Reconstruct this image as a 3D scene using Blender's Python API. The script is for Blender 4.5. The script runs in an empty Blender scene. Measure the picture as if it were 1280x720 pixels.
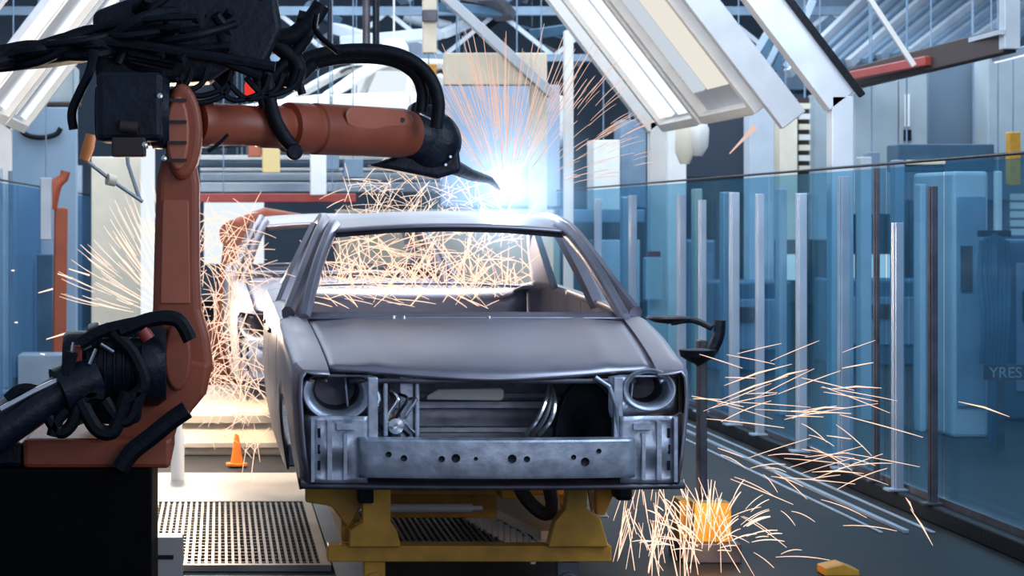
import bpy, bmesh, math, random
from mathutils import Vector, Matrix
PI = math.pi
sc = bpy.context.scene
COL = sc.collection
# ------------------------------------------------------------------ camera
CH = 1.75            # eye height
F = 2755.0           # focal length in px of a 1280 px wide frame
VX, VY = 275.0, 272.0
cam_d = bpy.data.cameras.new('camera'); cam = bpy.data.objects.new('camera', cam_d); COL.objects.link(cam)
cam.location = (0, 0, CH); cam.rotation_euler = (PI/2, 0, 0)
cam_d.sensor_width = 36; cam_d.lens = F/1280*36
cam_d.shift_x = (640-VX)/1280; cam_d.shift_y = -(360-VY)/1280
cam_d.clip_end = 200
cam_d.dof.use_dof = True; cam_d.dof.focus_distance = 9.9; cam_d.dof.aperture_fstop = 5.6
sc.camera = cam
# ------------------------------------------------------------------ world, lights, exposure
w = bpy.data.worlds.new('hall_ambient'); sc.world = w; w.use_nodes = True
bg = w.node_tree.nodes['Background']
bg.inputs[0].default_value = (0.42, 0.56, 0.80, 1); bg.inputs[1].default_value = 0.47
sc.view_settings.view_transform = 'Standard'; sc.view_settings.look = 'None'
sc.view_settings.exposure = 0.0; sc.view_settings.gamma = 1; sc.view_settings.use_curve_mapping = False

def light(name, kind, loc, energy, color, size=1, sy=None, rot=None, target=None):
    d = bpy.data.lights.new(name, kind); d.energy = energy; d.color = color
    if kind == 'AREA':
        d.size = size
        if sy: d.shape = 'RECTANGLE'; d.size_y = sy
    elif kind in ('POINT', 'SPOT'): d.shadow_soft_size = size
    o = bpy.data.objects.new(name, d); COL.objects.link(o); o.location = loc
    if rot: o.rotation_euler = rot
    if target is not None:
        o.rotation_euler = (Vector(target)-Vector(loc)).to_track_quat('-Z', 'Y').to_euler()
    return o
light('bay_or_fill_light', 'AREA', (3.0, 27, 6.2), 1500, (.80, .90, 1), 10, 14)
light('bay_or_fill_light', 'AREA', (9.0, 22, 5.6), 420, (.65, .83, 1), 5, 14)
light('bay_or_fill_light', 'AREA', (-3.2, 22, 5.6), 420, (.72, .87, 1), 4, 14)
light('right_fill_light', 'AREA', (3.7, 7.6, 3.4), 120, (.66, .82, 1), 2.0, 3, target=(1.6, 9.8, .9))  # added fill from the upper right for the car front
light('bay_or_fill_light', 'AREA', (2.2, 12.5, 5.9), 620, (.88, .94, 1), 6, 2.5, target=(2.6, 25, 1.6))  # added fill aimed at the background to brighten it
light('bay_or_fill_light', 'AREA', (2.2, 4.0, 1.9), 34, (.86, .86, 1), 2.0, 1.0, target=(1.3, 9.6, .9))  # added low frontal fill from behind the camera
light('weld_arc_light', 'POINT', (1.60, 12.35, 1.93), 60, (.62, .80, 1), .05)
light('weld_arc_light', 'POINT', (-.30, 15.6, 1.25), 260, (1, .74, .50), .12)
light('spark_heap_light', 'POINT', (2.45, 10.9, .25), 7, (1, .55, .22), .10)
light('spark_cloud_light', 'POINT', (1.2, 14.75, 1.55), 110, (1, .74, .52), .25)

# ------------------------------------------------------------------ materials
def mat(name, col, rough=.5, metal=0., bump=0., bscale=20., vary=0., vscale=4., emit=None, es=0., spec=None, stretch=None):
    m = bpy.data.materials.new(name); m.use_nodes = True
    nt = m.node_tree; b = nt.nodes['Principled BSDF']
    b.inputs['Base Color'].default_value = (*col, 1)
    b.inputs['Roughness'].default_value = rough; b.inputs['Metallic'].default_value = metal
    if spec is not None: b.inputs['Specular IOR Level'].default_value = spec
    if emit:
        b.inputs['Emission Color'].default_value = (*emit, 1); b.inputs['Emission Strength'].default_value = es
    tc = None
    def noise(sc_, det=4):
        nonlocal tc
        if tc is None: tc = nt.nodes.new('ShaderNodeTexCoord')
        n = nt.nodes.new('ShaderNodeTexNoise'); n.inputs['Scale'].default_value = sc_; n.inputs['Detail'].default_value = det
        if stretch:
            mp = nt.nodes.new('ShaderNodeMapping'); mp.inputs['Scale'].default_value = stretch
            nt.links.new(tc.outputs['Object'], mp.inputs[0]); nt.links.new(mp.outputs[0], n.inputs['Vector'])
        else: nt.links.new(tc.outputs['Object'], n.inputs['Vector'])
        return n
    if vary:
        n = noise(vscale); r = nt.nodes.new('ShaderNodeValToRGB')
        r.color_ramp.elements[0].position = .3; r.color_ramp.elements[1].position = .7
        r.color_ramp.elements[0].color = (*[max(0, c*(1-vary)) for c in col], 1)
        r.color_ramp.elements[1].color = (*[min(1, c*(1+vary)) for c in col], 1)
        nt.links.new(n.outputs[0], r.inputs[0]); nt.links.new(r.outputs[0], b.inputs['Base Color'])
        mr = nt.nodes.new('ShaderNodeMapRange'); mr.inputs[3].default_value = max(.03, rough-.10); mr.inputs[4].default_value = min(1, rough+.10)
        nt.links.new(n.outputs[0], mr.inputs[0]); nt.links.new(mr.outputs[0], b.inputs['Roughness'])
    if bump:
        n = noise(bscale, 6); bp = nt.nodes.new('ShaderNodeBump'); bp.inputs['Strength'].default_value = bump; bp.inputs['Distance'].default_value = .02
        nt.links.new(n.outputs[0], bp.inputs['Height']); nt.links.new(bp.outputs[0], b.inputs['Normal'])
    return m
def emis(name, col, s):
    m = bpy.data.materials.new(name); m.use_nodes = True; nt = m.node_tree; nt.nodes.clear()
    e = nt.nodes.new('ShaderNodeEmission'); e.inputs[0].default_value = (*col, 1); e.inputs[1].default_value = s
    o = nt.nodes.new('ShaderNodeOutputMaterial'); nt.links.new(e.outputs[0], o.inputs[0]); return m
def glassmat(name, col, gloss=.12, tint2=(.05, .2, .35), film=.12):
    m = bpy.data.materials.new(name); m.use_nodes = True; nt = m.node_tree; nt.nodes.clear()
    t = nt.nodes.new('ShaderNodeBsdfTransparent'); t.inputs[0].default_value = (*col, 1)
    d = nt.nodes.new('ShaderNodeBsdfDiffuse'); d.inputs[0].default_value = (*tint2, 1)
    g = nt.nodes.new('ShaderNodeBsdfGlossy'); g.inputs[0].default_value = (.8, .9, 1, 1); g.inputs[1].default_value = .08
    a = nt.nodes.new('ShaderNodeMixShader'); a.inputs[0].default_value = film
    b = nt.nodes.new('ShaderNodeMixShader'); b.inputs[0].default_value = gloss
    o = nt.nodes.new('ShaderNodeOutputMaterial')
    nt.links.new(t.outputs[0], a.inputs[1]); nt.links.new(d.outputs[0], a.inputs[2])
    nt.links.new(a.outputs[0], b.inputs[1]); nt.links.new(g.outputs[0], b.inputs[2]); nt.links.new(b.outputs[0], o.inputs[0])
    return m
M = dict(
    steel=mat('bare_body_steel', (.36, .35, .41), .40, .80, vary=.12, vscale=5, bump=.03, bscale=7),
    steel2=mat('galvanised_inner_steel', (.42, .47, .56), .42, .75, vary=.25, vscale=14, bump=.15, bscale=14),
    darksteel=mat('dark_primer_steel', (.10, .10, .125), .5, .6, vary=.3, vscale=9, bump=.1),  # dark steel tone shared by car parts and fittings
    white=mat('white_painted_body', (.86, .86, .84), .35, .0, vary=.04),
    orange=mat('robot_orange', (.30, .066, .030), .48, 0, vary=.14, vscale=5, bump=.05, bscale=30),
    orange2=mat('robot_orange_cover', (.42, .115, .062), .45, 0, vary=.08, vscale=8),
    black=mat('black_rubber', (.003, .005, .010), .55, 0, vary=.4, vscale=20, bump=.2, bscale=40, spec=.22),
    blackm=mat('black_cast_metal', (.004, .008, .018), .45, 0, vary=.4, vscale=12, bump=.3, bscale=25, spec=.30),
    ped=mat('black_pedestal_paint', (.0012, .0013, .002), .6, 0, vary=.3, spec=.08),
    yellow=mat('skid_yellow_paint', (.58, .29, .025), .45, 0, vary=.22, vscale=9, bump=.08, bscale=25),
    cream=mat('cream_painted_steel', (.76, .69, .56), .5, 0, vary=.08),
    ltgrey=mat('light_grey_painted_steel', (.50, .56, .64), .45, .1, vary=.08),
    pillar=mat('pale_portal_steel', (.78, .78, .76), .45, .1, vary=.06),
    bluegrey=mat('blue_grey_sheet', (.19, .28, .39), .5, .1, vary=.15),
    dblue=mat('dark_blue_sheet', (.05, .12, .20), .5, .1, vary=.3, vscale=2),  # colour lifted to stand in for haze over the background
    duct=mat('duct_grey', (.36, .43, .48), .5, .05, vary=.06),
    alu=mat('anodised_aluminium', (.50, .60, .72), .32, .6, vary=.05),
    darkbeam=mat('dark_brown_beam', (.035, .02, .02), .6, 0, vary=.3),
    red=mat('red_pipe_paint', (.36, .05, .04), .45, 0, vary=.15),
    floor=mat('oily_concrete', (.017, .019, .023), .55, 0, vary=.45, vscale=1.4, bump=.06, bscale=10, spec=.15),
    plate=mat('worn_lit_plate', (.40, .385, .36), .42, .2, vary=.12, vscale=4, bump=.03),
    grate=mat('grating_steel', (.13, .135, .145), .38, .7, vary=.25, vscale=30),
    pit=mat('grating_pit', (.01, .011, .013), .8),
    wall=mat('hall_wall_sheet', (.17, .25, .35), .6, 0, vary=.25, vscale=.6),  # lightened in place of the hall haze
    roof=mat('hall_roof_sheet', (.15, .20, .28), .6, 0, vary=.3, vscale=.8),  # also lightened, haze put into the colour
    chrome=mat('polished_tube', (.75, .77, .80), .2, .9),
    lamp=emis('lamp_tube', (.93, .97, 1), 1.15), lampw=emis('warm_diffuser', (1, .95, .84), .85),
    lampb=emis('cool_diffuser', (.80, .90, 1), .75), sky=emis('roof_light', (.62, .80, 1), .55),
    window=emis('bright_window', (.85, .93, 1), 1.0),
    glass=glassmat('blue_safety_glass', (.60, .80, .90), .05, (.10, .30, .48), .11),
    glassl=glassmat('pale_blue_panel', (.62, .78, .90), .05, (.20, .36, .52), .16),
    spark=emis('hot_spark', (1, .66, .49), 1.5), sparkw=emis('white_hot_spark', (1, .76, .60), 1.45),
    sparkr=emis('cooling_spark', (1, .64, .50), .9), arc=emis('weld_arc', (.65, .83, 1), 30), redlamp=emis('red_lamp', (1, .06, .04), .8),
)
# ------------------------------------------------------------------ mesh helpers
def P(px, py, Y): return Vector(((px-VX)*Y/F, Y, CH-(py-VY)*Y/F))
class MB:
    def __init__(s): s.v = []; s.f = []
    def add(s, vs, fs):
        n = len(s.v); s.v += [tuple(v) for v in vs]; s.f += [tuple(i+n for i in f) for f in fs]; return s
    def box(s, a, b, R=None, c=None):
        x0, y0, z0 = a; x1, y1, z1 = b
        vs = [Vector(p) for p in ((x0,y0,z0),(x1,y0,z0),(x1,y1,z0),(x0,y1,z0),(x0,y0,z1),(x1,y0,z1),(x1,y1,z1),(x0,y1,z1))]
        if R is not None:
            c = Vector(c) if c is not None else (Vector(a)+Vector(b))/2
            vs = [R @ (v-c)+c for v in vs]
        return s.add(vs, [(3,2,1,0),(4,5,6,7),(0,1,5,4),(1,2,6,5),(2,3,7,6),(3,0,4,7)])
    def tube(s, pts, r, n=8, sq=1.0, cap=True, up=None):
        pts = [Vector(p) for p in pts]; N = len(pts)
        rs = r if isinstance(r, (list, tuple)) else [r]*N
        rings = []; prev = None
        for i, p in enumerate(pts):
            t = (pts[min(i+1, N-1)]-pts[max(i-1, 0)])
            if t.length < 1e-9: t = Vector((0, 0, 1))
            t.normalize()
            if prev is None:
                u = Vector(up) if up is not None else (Vector((0, 0, 1)) if abs(t.z) < .9 else Vector((1, 0, 0)))
            else: u = prev
            u = (u-t*u.dot(t)); u.normalize(); prev = u; b = t.cross(u)
            rings.append([p+u*math.cos(2*PI*(k+.5)/n)*rs[i]*sq+b*math.sin(2*PI*(k+.5)/n)*rs[i] for k in range(n)])
        vs = [v for rg in rings for v in rg]; fs = []
        for i in range(N-1):
            for k in range(n):
                a = i*n+k; b_ = i*n+(k+1) % n; fs.append((a, b_, b_+n, a+n))
        if cap: fs.append(tuple(range(n-1, -1, -1))); fs.append(tuple((N-1)*n+k for k in range(n)))
        return s.add(vs, fs)
    def bar(s, p, q, wd, ht, up=(0, 0, 1)):     # rectangular bar p->q, wd across, ht along up
        p = Vector(p); q = Vector(q); t = (q-p).normalized(); u = Vector(up); u = (u-t*u.dot(t)).normalized(); b = t.cross(u)
        vs = [e+u*i*ht/2+b*j*wd/2 for e in (p, q) for i, j in ((-1,-1),(1,-1),(1,1),(-1,1))]
        return s.add(vs, [(0,1,2,3),(7,6,5,4),(0,4,5,1),(1,5,6,2),(2,6,7,3),(3,7,4,0)])
    def prism(s, poly, y0, y1):                 # poly [(x,z)] extruded in y
        n = len(poly); vs = [(x, y0, z) for x, z in poly]+[(x, y1, z) for x, z in poly]
        return s.add(vs, [tuple(range(n)), tuple(range(2*n-1, n-1, -1))]+[((k+1) % n, k, n+k, n+(k+1) % n) for k in range(n)])
    def lathe(s, c, axis, prof, n=24, sx=1., up=None, a0=0., a1=2*PI):  # prof [(along, radius)]
        c = Vector(c); t = Vector(axis).normalized(); u = Vector(up) if up else (Vector((0,0,1)) if abs(t.z) < .9 else Vector((1,0,0)))
        u = (u-t*u.dot(t)).normalized(); b = t.cross(u); full = abs(a1-a0-2*PI) < 1e-6; m = n if full else n+1
        vs = [c+t*a+u*math.cos(a0+(a1-a0)*k/n)*r+b*math.sin(a0+(a1-a0)*k/n)*r*sx for a, r in prof for k in range(m)]; fs = []
        for i in range(len(prof)-1):
            for k in range(n):
                k2 = (k+1) % m; fs.append((i*m+k, i*m+k2, (i+1)*m+k2, (i+1)*m+k))
        return s.add(vs, fs)
    def cyl(s, p, q, r, n=20):
        p = Vector(p); q = Vector(q); L = (q-p).length
        return s.lathe(p, q-p, [(0, 0.0001), (0, r*.93), (L*.03, r), (L*.97, r), (L, r*.93), (L, .0001)], n)
    def grid(s, fn, nu, nv):
        vs = [fn(i/nu, j/nv) for i in range(nu+1) for j in range(nv+1)]
        return s.add(vs, [(i*(nv+1)+j, (i+1)*(nv+1)+j, (i+1)*(nv+1)+j+1, i*(nv+1)+j+1) for i in range(nu) for j in range(nv)])
    def build(s, name, m, parent=None, smooth=False, bevel=0, solid=0, seg=2, auto=40, offset=-1):
        me = bpy.data.meshes.new(name); me.from_pydata(s.v, [], s.f); me.materials.append(M[m] if isinstance(m, str) else m)
        bm = bmesh.new(); bm.from_mesh(me)
        bmesh.ops.remove_doubles(bm, verts=bm.verts, dist=1e-5)
        bmesh.ops.recalc_face_normals(bm, faces=bm.faces)
        if smooth:
            for f in bm.faces: f.smooth = True
            for e in bm.edges:
                if len(e.link_faces) == 2 and e.calc_face_angle(0) > math.radians(auto): e.smooth = False
        bm.to_mesh(me); bm.free()
        o = bpy.data.objects.new(name, me); COL.objects.link(o)
        if parent is not None:
            o.parent = parent; o.matrix_parent_inverse = Matrix.Translation(-parent.location) if parent.get('_abs') else Matrix()
        if solid:
            md = o.modifiers.new('thickness', 'SOLIDIFY'); md.thickness = solid; md.offset = offset
        if bevel:
            md = o.modifiers.new('edge', 'BEVEL'); md.width = bevel; md.segments = seg; md.limit_method = 'ANGLE'; md.angle_limit = math.radians(35); md.harden_normals = False
        return o
def tag(o, label, cat, group=None, kind=None):
    o['label'] = label; o['category'] = cat
    if group: o['group'] = group
    if kind: o['kind'] = kind
    return o
def thing(name, label, cat, loc=(0, 0, 0), group=None, absolute=True):
    # absolute: children are given in world coordinates
    o = bpy.data.objects.new(name, None); COL.objects.link(o); o.location = loc; o.empty_display_size = .1
    if absolute: o['_abs'] = 1
    return tag(o, label, cat, group)
def struct(o): o['kind'] = 'structure'; return o
def lerp(a, b, t): return a+(b-a)*t
def interp(tab, x):
    if x <= tab[0][0]: return tab[0][1]
    for (a, p), (b, q) in zip(tab, tab[1:]):
        if x <= b: return p+(q-p)*(x-a)/(b-a)
    return tab[-1][1]
def spline(pts, n=6):
    pts = [Vector(p) for p in pts]; out = []
    for i in range(len(pts)-1):
        p0 = pts[max(i-1, 0)]; p1 = pts[i]; p2 = pts[i+1]; p3 = pts[min(i+2, len(pts)-1)]
        for k in range(n):
            t = k/n; out.append(.5*((2*p1)+(p2-p0)*t+(2*p0-5*p1+4*p2-p3)*t*t+(3*p1-p0-3*p2+p3)*t**3))
    out.append(pts[-1]); return out

# ================================================================== SETTING
struct(MB().box((-12, 2, -.12), (16, 46, 0)).build('floor', 'floor'))
struct(MB().box((-12, 46, 0), (16, 46.3, 8.3)).build('wall_back', 'wall'))
struct(MB().box((-8.2, 12, 0), (-8, 46, 8)).build('wall_left', 'wall'))
struct(MB().box((12, 12, 0), (12.2, 46, 8)).build('wall_right', 'wall'))
def roof_fn(mb):
    mb.box((-8.2, 12, 8.0), (12.2, 46, 8.15))
    for k in range(17): mb.box((-8, 13+2*k, 7.8), (12, 13.12+2*k, 8.0))
    return mb
struct(roof_fn(MB()).build('ceiling', 'roof'))
# ================================================================== THE CAR BODY
def w_of(y): return interp([(0,.825),(.05,.845),(.15,.865),(.4,.88),(.8,.90),(1.5,.918),(3.4,.93),(4.2,.90),(4.45,.86),(4.6,.80)], y)
def zt_of(y): return interp([(0,.485),(.1,.50),(.3,.53),(.7,.59),(1.2,.650),(2,.69),(3,.715),(3.8,.735),(4.4,.73),(4.6,.70)], y)
def zh_of(y): return .4625+.2075*(max(y, 0)/1.2)**.7
def hw_of(y): return .70+.06*y/1.2
def zb_of(y):
    z = .0 if y < .3 else -.06
    for c in (.72, 3.75):
        d = abs(y-c)
        if d < .36: z = max(z, -.03+math.sqrt(.36**2-d*d)*1.02)
    if y > 4.2: z = max(z, .02)
    return z
def side_col(y, sgn):
    w_ = w_of(y); zt = zt_of(y); zb = zb_of(y)
    if y <= 1.2: inner = [(hw_of(y)+.006, zh_of(y)-.012), (hw_of(y)+.008, zh_of(y)+.001), (lerp(hw_of(y), w_, .55), zh_of(y)+.004)]
    else: inner = [(w_-.11, zt-.02), (w_-.105, zt+.012), (w_-.07, zt+.016)]
    zs = [zt-.03, lerp(zt, zb, .25), lerp(zt, zb, .5), lerp(zt, zb, .75), zb]
    pts = inner+[(w_-.022, zt)]
    for z in zs:
        bulge = -.035*((z-.38)/.38)**2
        if .36 < z < .40: bulge += .004
        pts.append((w_+bulge*(1 if z < .38 else .35), z))
    return [Vector((sgn*x, y, z)) for x, z in pts]
def make_body(label, group, loc, rotz, main='steel', inner='steel2', dark='darksteel', detail=True, name='car_body'):
    root = thing(name, label, 'car body', loc, group, absolute=False); root.rotation_euler = (0, 0, rotz)
    B = lambda mb, n, m, **k: mb.build(n, m, root, **k)
    # hood
    def hood(u, v):
        x = (u*2-1); yf = .14*x*x; y = lerp(yf, 1.13, v); hw = hw_of(y)
        z = zh_of(y)-.010*x**4+.012*(1-x*x)*min(1, v*4)
        if v > 0: z += .008*math.exp(-((abs(x)-.72)/.06)**2)      # pressed crease
        if v == 0: z -= .005
        return Vector((x*hw, y, z))
    h = B(MB().grid(hood, 36, 22), 'hood', main, smooth=True, solid=.018)
    cw = MB().grid(lambda u, v: Vector(((u*2-1)*.77, lerp(1.14, 1.27, v)-.05*(1-(u*2-1)**2), .66+.018*v+.006*(1-(u*2-1)**2)-.02*math.sin(v*PI))), 24, 5)
    cw.box((-.76, 1.16, .56), (.76, 1.19, .645))
    B(cw, 'cowl_panel', main, smooth=True, solid=.01)
    # side panels, both sides
    for sgn in (-1, 1):
        for nm, a, b in (('fender', .02, 1.20), ('front_door', 1.212, 2.30), ('rear_door', 2.312, 3.28), ('quarter_panel', 3.292, 4.6)):
            n = int((b-a)*28); mb = MB(); cols = [side_col(lerp(a, b, i/n), sgn) for i in range(n+1)]
            m_ = len(cols[0])
            mb.add([p for c in cols for p in c], [(i*m_+j, (i+1)*m_+j, (i+1)*m_+j+1, i*m_+j+1) for i in range(n) for j in range(m_-1)])
            o = B(mb, nm, main, smooth=True, solid=.012)
            if nm.endswith('door') and detail:
                c = lerp(a, b, .8); MB().tube([(sgn*.90, c-.09, .56), (sgn*.925, c-.07, .56), (sgn*.925, c+.07, .56), (sgn*.90, c+.09, .56)], .012, 6).build('handle_recess', dark, o, smooth=True)
        # pillars
        ap = [(sgn*.775, 1.16, .655), (sgn*.735, 1.38, .79), (sgn*.68, 1.62, .94), (sgn*.615, 1.88, 1.07), (sgn*.585, 2.02, 1.105)]
        B(MB().tube(spline(ap, 4), .030, 8, 1.3), 'windshield_pillar', main, smooth=True)
        op = [(sgn*.85, 1.28, .68), (sgn*.79, 1.52, .80), (sgn*.725, 1.76, .94), (sgn*.665, 2.0, 1.06), (sgn*.625, 2.3, 1.12), (sgn*.615, 2.75, 1.135), (sgn*.62, 3.2, 1.10), (sgn*.665, 3.5, 1.00), (sgn*.73, 3.8, .85), (sgn*.78, 4.0, .745)]
        B(MB().tube(spline(op, 5), .034, 8, 1.25), 'roof_rail', main, smooth=True)
        B(MB().tube(spline([(sgn*.845, 2.30, .68), (sgn*.76, 2.36, .88), (sgn*.65, 2.42, 1.10)], 4), [.045]*9, 6, 1.1), 'door_pillar', main, smooth=True)
        cp = MB().grid(lambda u, v: Vector((sgn*lerp(lerp(.80, .77, u), .64, v), lerp(lerp(3.42, 4.12, u), lerp(3.16, 3.45, u), v), lerp(.74, lerp(1.11, 1.03, u), v))), 8, 8)
        B(cp, 'rear_pillar', main, smooth=True, solid=.03)
        # strut tower and inner fender
        it = MB().grid(lambda u, v: Vector((sgn*lerp(.60, .64, v), lerp(.18, 1.12, u), lerp(.05, .47, v)+(.0 if v < .9 else .02*u))), 10, 6)
        it.lathe((sgn*.55, .72, .10), (0, 0, 1), [(0, .19), (.25, .17), (.33, .12), (.34, .05)], 20)
        B(it, 'inner_fender', inner, smooth=True, solid=.01)
        B(MB().box((sgn*.40-.04, .10, .06), (sgn*.40+.04, 1.15, .17)), 'chassis_rail', inner, bevel=.01)
        # headlight panel with ring
        cx, cz = sgn*.675, .405
        big = sgn < 0
        if big: cz = .392
        orx, orz = (.104, .086) if big else (.080, .064)
        N = 40; poly = []
        x_in, x_out = sgn*.50, sgn*.822
        mb = MB(); ring_o = []; ring_i = []
        for k in range(N):
            a = 2*PI*k/N; ca, sa = math.cos(a), math.sin(a)
            ex = (x_out-cx) if ca*sgn > 0 else (x_in-cx)
            tx = abs(ex/ca) if abs(ca) > 1e-6 else 9e9
            zz = (.468-cz) if sa > 0 else (cz-.285)
            tz = abs(zz/sa) if abs(sa) > 1e-6 else 9e9
            t = min(tx, tz); xx = cx+ca*t
            ring_o.append(Vector((xx, .035+.10*(abs(xx)/.82)**4, cz+sa*t)))
            ring_i.append(Vector((cx+ca*orx*1.35, .045, min(cz+sa*orz*1.35, .466))))
        mb.add(ring_o+ring_i, [(k, (k+1) % N, N+(k+1) % N, N+k) for k in range(N)])
        pl = B(mb, 'headlight_panel', dark if big else inner, smooth=True, solid=.008, auto=60)  # left panel coloured dark in place of the shaded lamp hollow
        prof = [(.0, orz*1.46), (-.012, orz*1.40), (-.012, orz*1.28), (.01, orz*1.08), (.06, orz), (.10, orz*.98), (.10, orz*1.06), (.05, orz*1.10)]
        if big: MB().lathe((cx, .045, cz), (0, 1, 0), prof, 36, orx/orz, a0=.36*PI, a1=1.64*PI).build('headlight_ring', inner, pl, smooth=True, auto=60)
        else: MB().lathe((cx, .045, cz), (0, 1, 0), prof, 44, orx/orz).build('headlight_ring', inner, pl, smooth=True, auto=60)
        MB().lathe((cx, .07, cz), (0, 1, 0), [(.09, orz*1.02), (.20, orz*.85), (.22, .001)], 32, orx/orz).build('lamp_recess', dark, pl, smooth=True)
        # brow between fender tip and the ring
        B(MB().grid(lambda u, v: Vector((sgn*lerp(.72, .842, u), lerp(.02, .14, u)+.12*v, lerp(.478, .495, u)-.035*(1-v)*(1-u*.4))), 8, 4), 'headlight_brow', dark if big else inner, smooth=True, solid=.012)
        # corner panel under the lamp
        lp = MB().grid(lambda u, v: Vector((sgn*lerp(.545, .835, u), .02+.10*max(0, (u-.72)/.28)**2+.012*math.sin(v*9)*(.3 < u < .7), lerp(.004, .292, v))), 16, 14)
        lp.box((min(sgn*.70, sgn*.72), -.005, .02), (max(sgn*.70, sgn*.72), .03, .27)).box((min(sgn*.775, sgn*.79), 0.0, .01), (max(sgn*.775, sgn*.79), .06, .29))
        lp.box((min(sgn*.60, sgn*.68), .0, .235), (max(sgn*.60, sgn*.68), .03, .262)).box((min(sgn*.635, sgn*.65), -.008, .02), (max(sgn*.635, sgn*.65), .03, .22))
        B(lp, 'corner_panel', inner, smooth=True, solid=.008)
        for k in range(3): B(MB().box((sgn*.755-.006, .014, .06+.07*k), (sgn*.755+.006, .03, .10+.07*k)), 'slot', 'black')
        B(MB().box((min(sgn*.828, sgn*.843), .06, .30), (max(sgn*.828, sgn*.843), .16, .47)), 'corner_gap', 'black')
    # roof
    def roof(u, v):
        x = u*2-1; y = lerp(1.885, 3.28, v)+(.05*(1-x*x)*(-1 if v < .5 else 1))*abs(2*v-1)
        hw = lerp(.615, .625, v)
        z = interp([(0, 1.083), (.1, 1.105), (.25, 1.135), (.5, 1.155), (.8, 1.145), (1, 1.105)], v)+.030*(1-x**2)
        return Vector((x*hw, y, z))
    B(MB().grid(roof, 24, 24), 'roof_panel', main, smooth=True, solid=.016)
    B(MB().tube([(-.60, 1.93, 1.06), (-.3, 1.89, 1.085), (0, 1.88, 1.093), (.3, 1.89, 1.085), (.60, 1.93, 1.06)], .022, 6, .8), 'windshield_header', dark, smooth=True)
    B(MB().tube([(-.62, 3.30, 1.07), (0, 3.36, 1.10), (.62, 3.30, 1.07)], .025, 6, .8), 'rear_header', dark, smooth=True)
    for y in (2.35, 2.85): B(MB().box((-.60, y-.03, 1.108), (.60, y+.03, 1.125)), 'roof_bow', inner)
    # rear
    B(MB().grid(lambda u, v: Vector(((u*2-1)*.74, lerp(4.0, 4.58, v), .735-.02*v+.02*(1-(u*2-1)**2))), 16, 8), 'boot_lid', main, smooth=True, solid=.015)
    if not detail: B(MB().box((-.76, 3.55, .66), (.76, 3.98, .68)), 'parcel_shelf', inner, bevel=.006)
    B(MB().grid(lambda u, v: Vector(((u*2-1)*.78, 4.6+.04*(1-(u*2-1)**2), lerp(.05, .70, v))), 12, 6), 'rear_panel', main, smooth=True, solid=.015)
    B(MB().box((-.80, 1.10, -.02), (.80, 4.5, .02)).box((-.12, 1.1, .02), (.12, 3.4, .14)).box((-.86, 1.1, -.05), (-.78, 3.3, .06)).box((.78, 1.1, -.05), (.86, 3.3, .06)), 'floor_pan', inner, bevel=.01)
    # dashboard cross beam and seat pan
    B(MB().tube([(-.78, 1.45, .58), (.78, 1.45, .58)], .035, 8), 'dash_crossbar', dark, smooth=True)
    # firewall with pressed relief
    fw = MB().grid(lambda u, v: Vector(((u*2-1)*.66, 1.02-.02*math.sin(v*12), lerp(.02, .60, v))), 16, 14)
    B(fw, 'firewall', inner, smooth=True, solid=.01)
    fb = B(MB().prism([(-.25, .345), (-.20, .376), (.085, .380), (.100, .370), (.100, .335), (.085, .323), (-.25, .328)], .45, .47), 'bay_bracket', 'white', bevel=.006)
    MB().box((-.42, .475, .335), (.42, .50, .355)).build('bracket_bar', dark, fb)
    B(MB().box((-.42, .80, .255), (.42, .84, .295)).box((-.42, .62, .16), (.42, .66, .19)), 'engine_bay_bar', inner, bevel=.006)
    # front frame
    B(MB().grid(lambda u, v: Vector(((u*2-1)*.62, .05+.03*(u*2-1)**2, lerp(.452, .432, v))), 16, 2), 'upper_tie_bar', dark, smooth=True, solid=.02)
    bmx = MB()
    for i in range(24):
        pass
    def beam(u, v):
        x = lerp(-.585, .60, u); a = v*2*PI*.72+PI*.64
        bow = -.055*(1-(x/.6)**2)
        prof = [(.10, .198), (.0, .205), (-.028, .198), (-.034, .19), (-.034, .12), (-.034, .05), (-.028, .034), (0, .03), (.10, .03)]
        k = v*8; i = min(7, int(k)); f = k-i
        yy = lerp(prof[i][0], prof[i+1][0], f); zz = lerp(prof[i][1], prof[i+1][1], f)
        return Vector((x, yy+bow, zz))
    bb = B(MB().grid(beam, 30, 8), 'bumper_beam', inner, smooth=True, solid=.008, auto=30)
    for hx, hz, r in ((-.46, .135, .010), (-.395, .12, .011), (-.235, .118, .011), (-.175, .122, .015), (-.09, .12, .007), (.065, .12, .015), (.128, .118, .011), (.33, .125, .009), (.38, .105, .015), (.44, .15, .009)):
        MB().lathe((hx, -.036-.055*(1-(hx/.6)**2), hz), (0, -1, 0), [(0, .0001), (.001, r*.7), (.004, r*1.15), (-.004, r*1.3)], 14).build('bolt_hole', 'black', bb, smooth=True)
    B(MB().grid(lambda u, v: Vector((lerp(-.83, .83, u), -.05*(1-(u*2-1)**2)+.03+.10*v, -.004+.02*v)), 20, 3), 'lower_valance', dark, smooth=True, solid=.02)
    # upright posts of the radiator frame
    up = MB().box((-.545, .02, .18), (-.50, .09, .46)).box((-.40, .12, .17), (-.335, .16, .46)).box((-.335, .08, .17), (-.315, .20, .46)).box((-.475, .05, .20), (-.455, .10, .45))
    B(up, 'radiator_upright', inner, bevel=.006)
    B(MB().box((.52, .03, .19), (.56, .09, .46)).tube([(.545, .04, .2), (.53, .03, .33), (.50, .03, .42), (.44, .04, .46)], .012, 6), 'radiator_upright', inner, bevel=.004)
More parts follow.
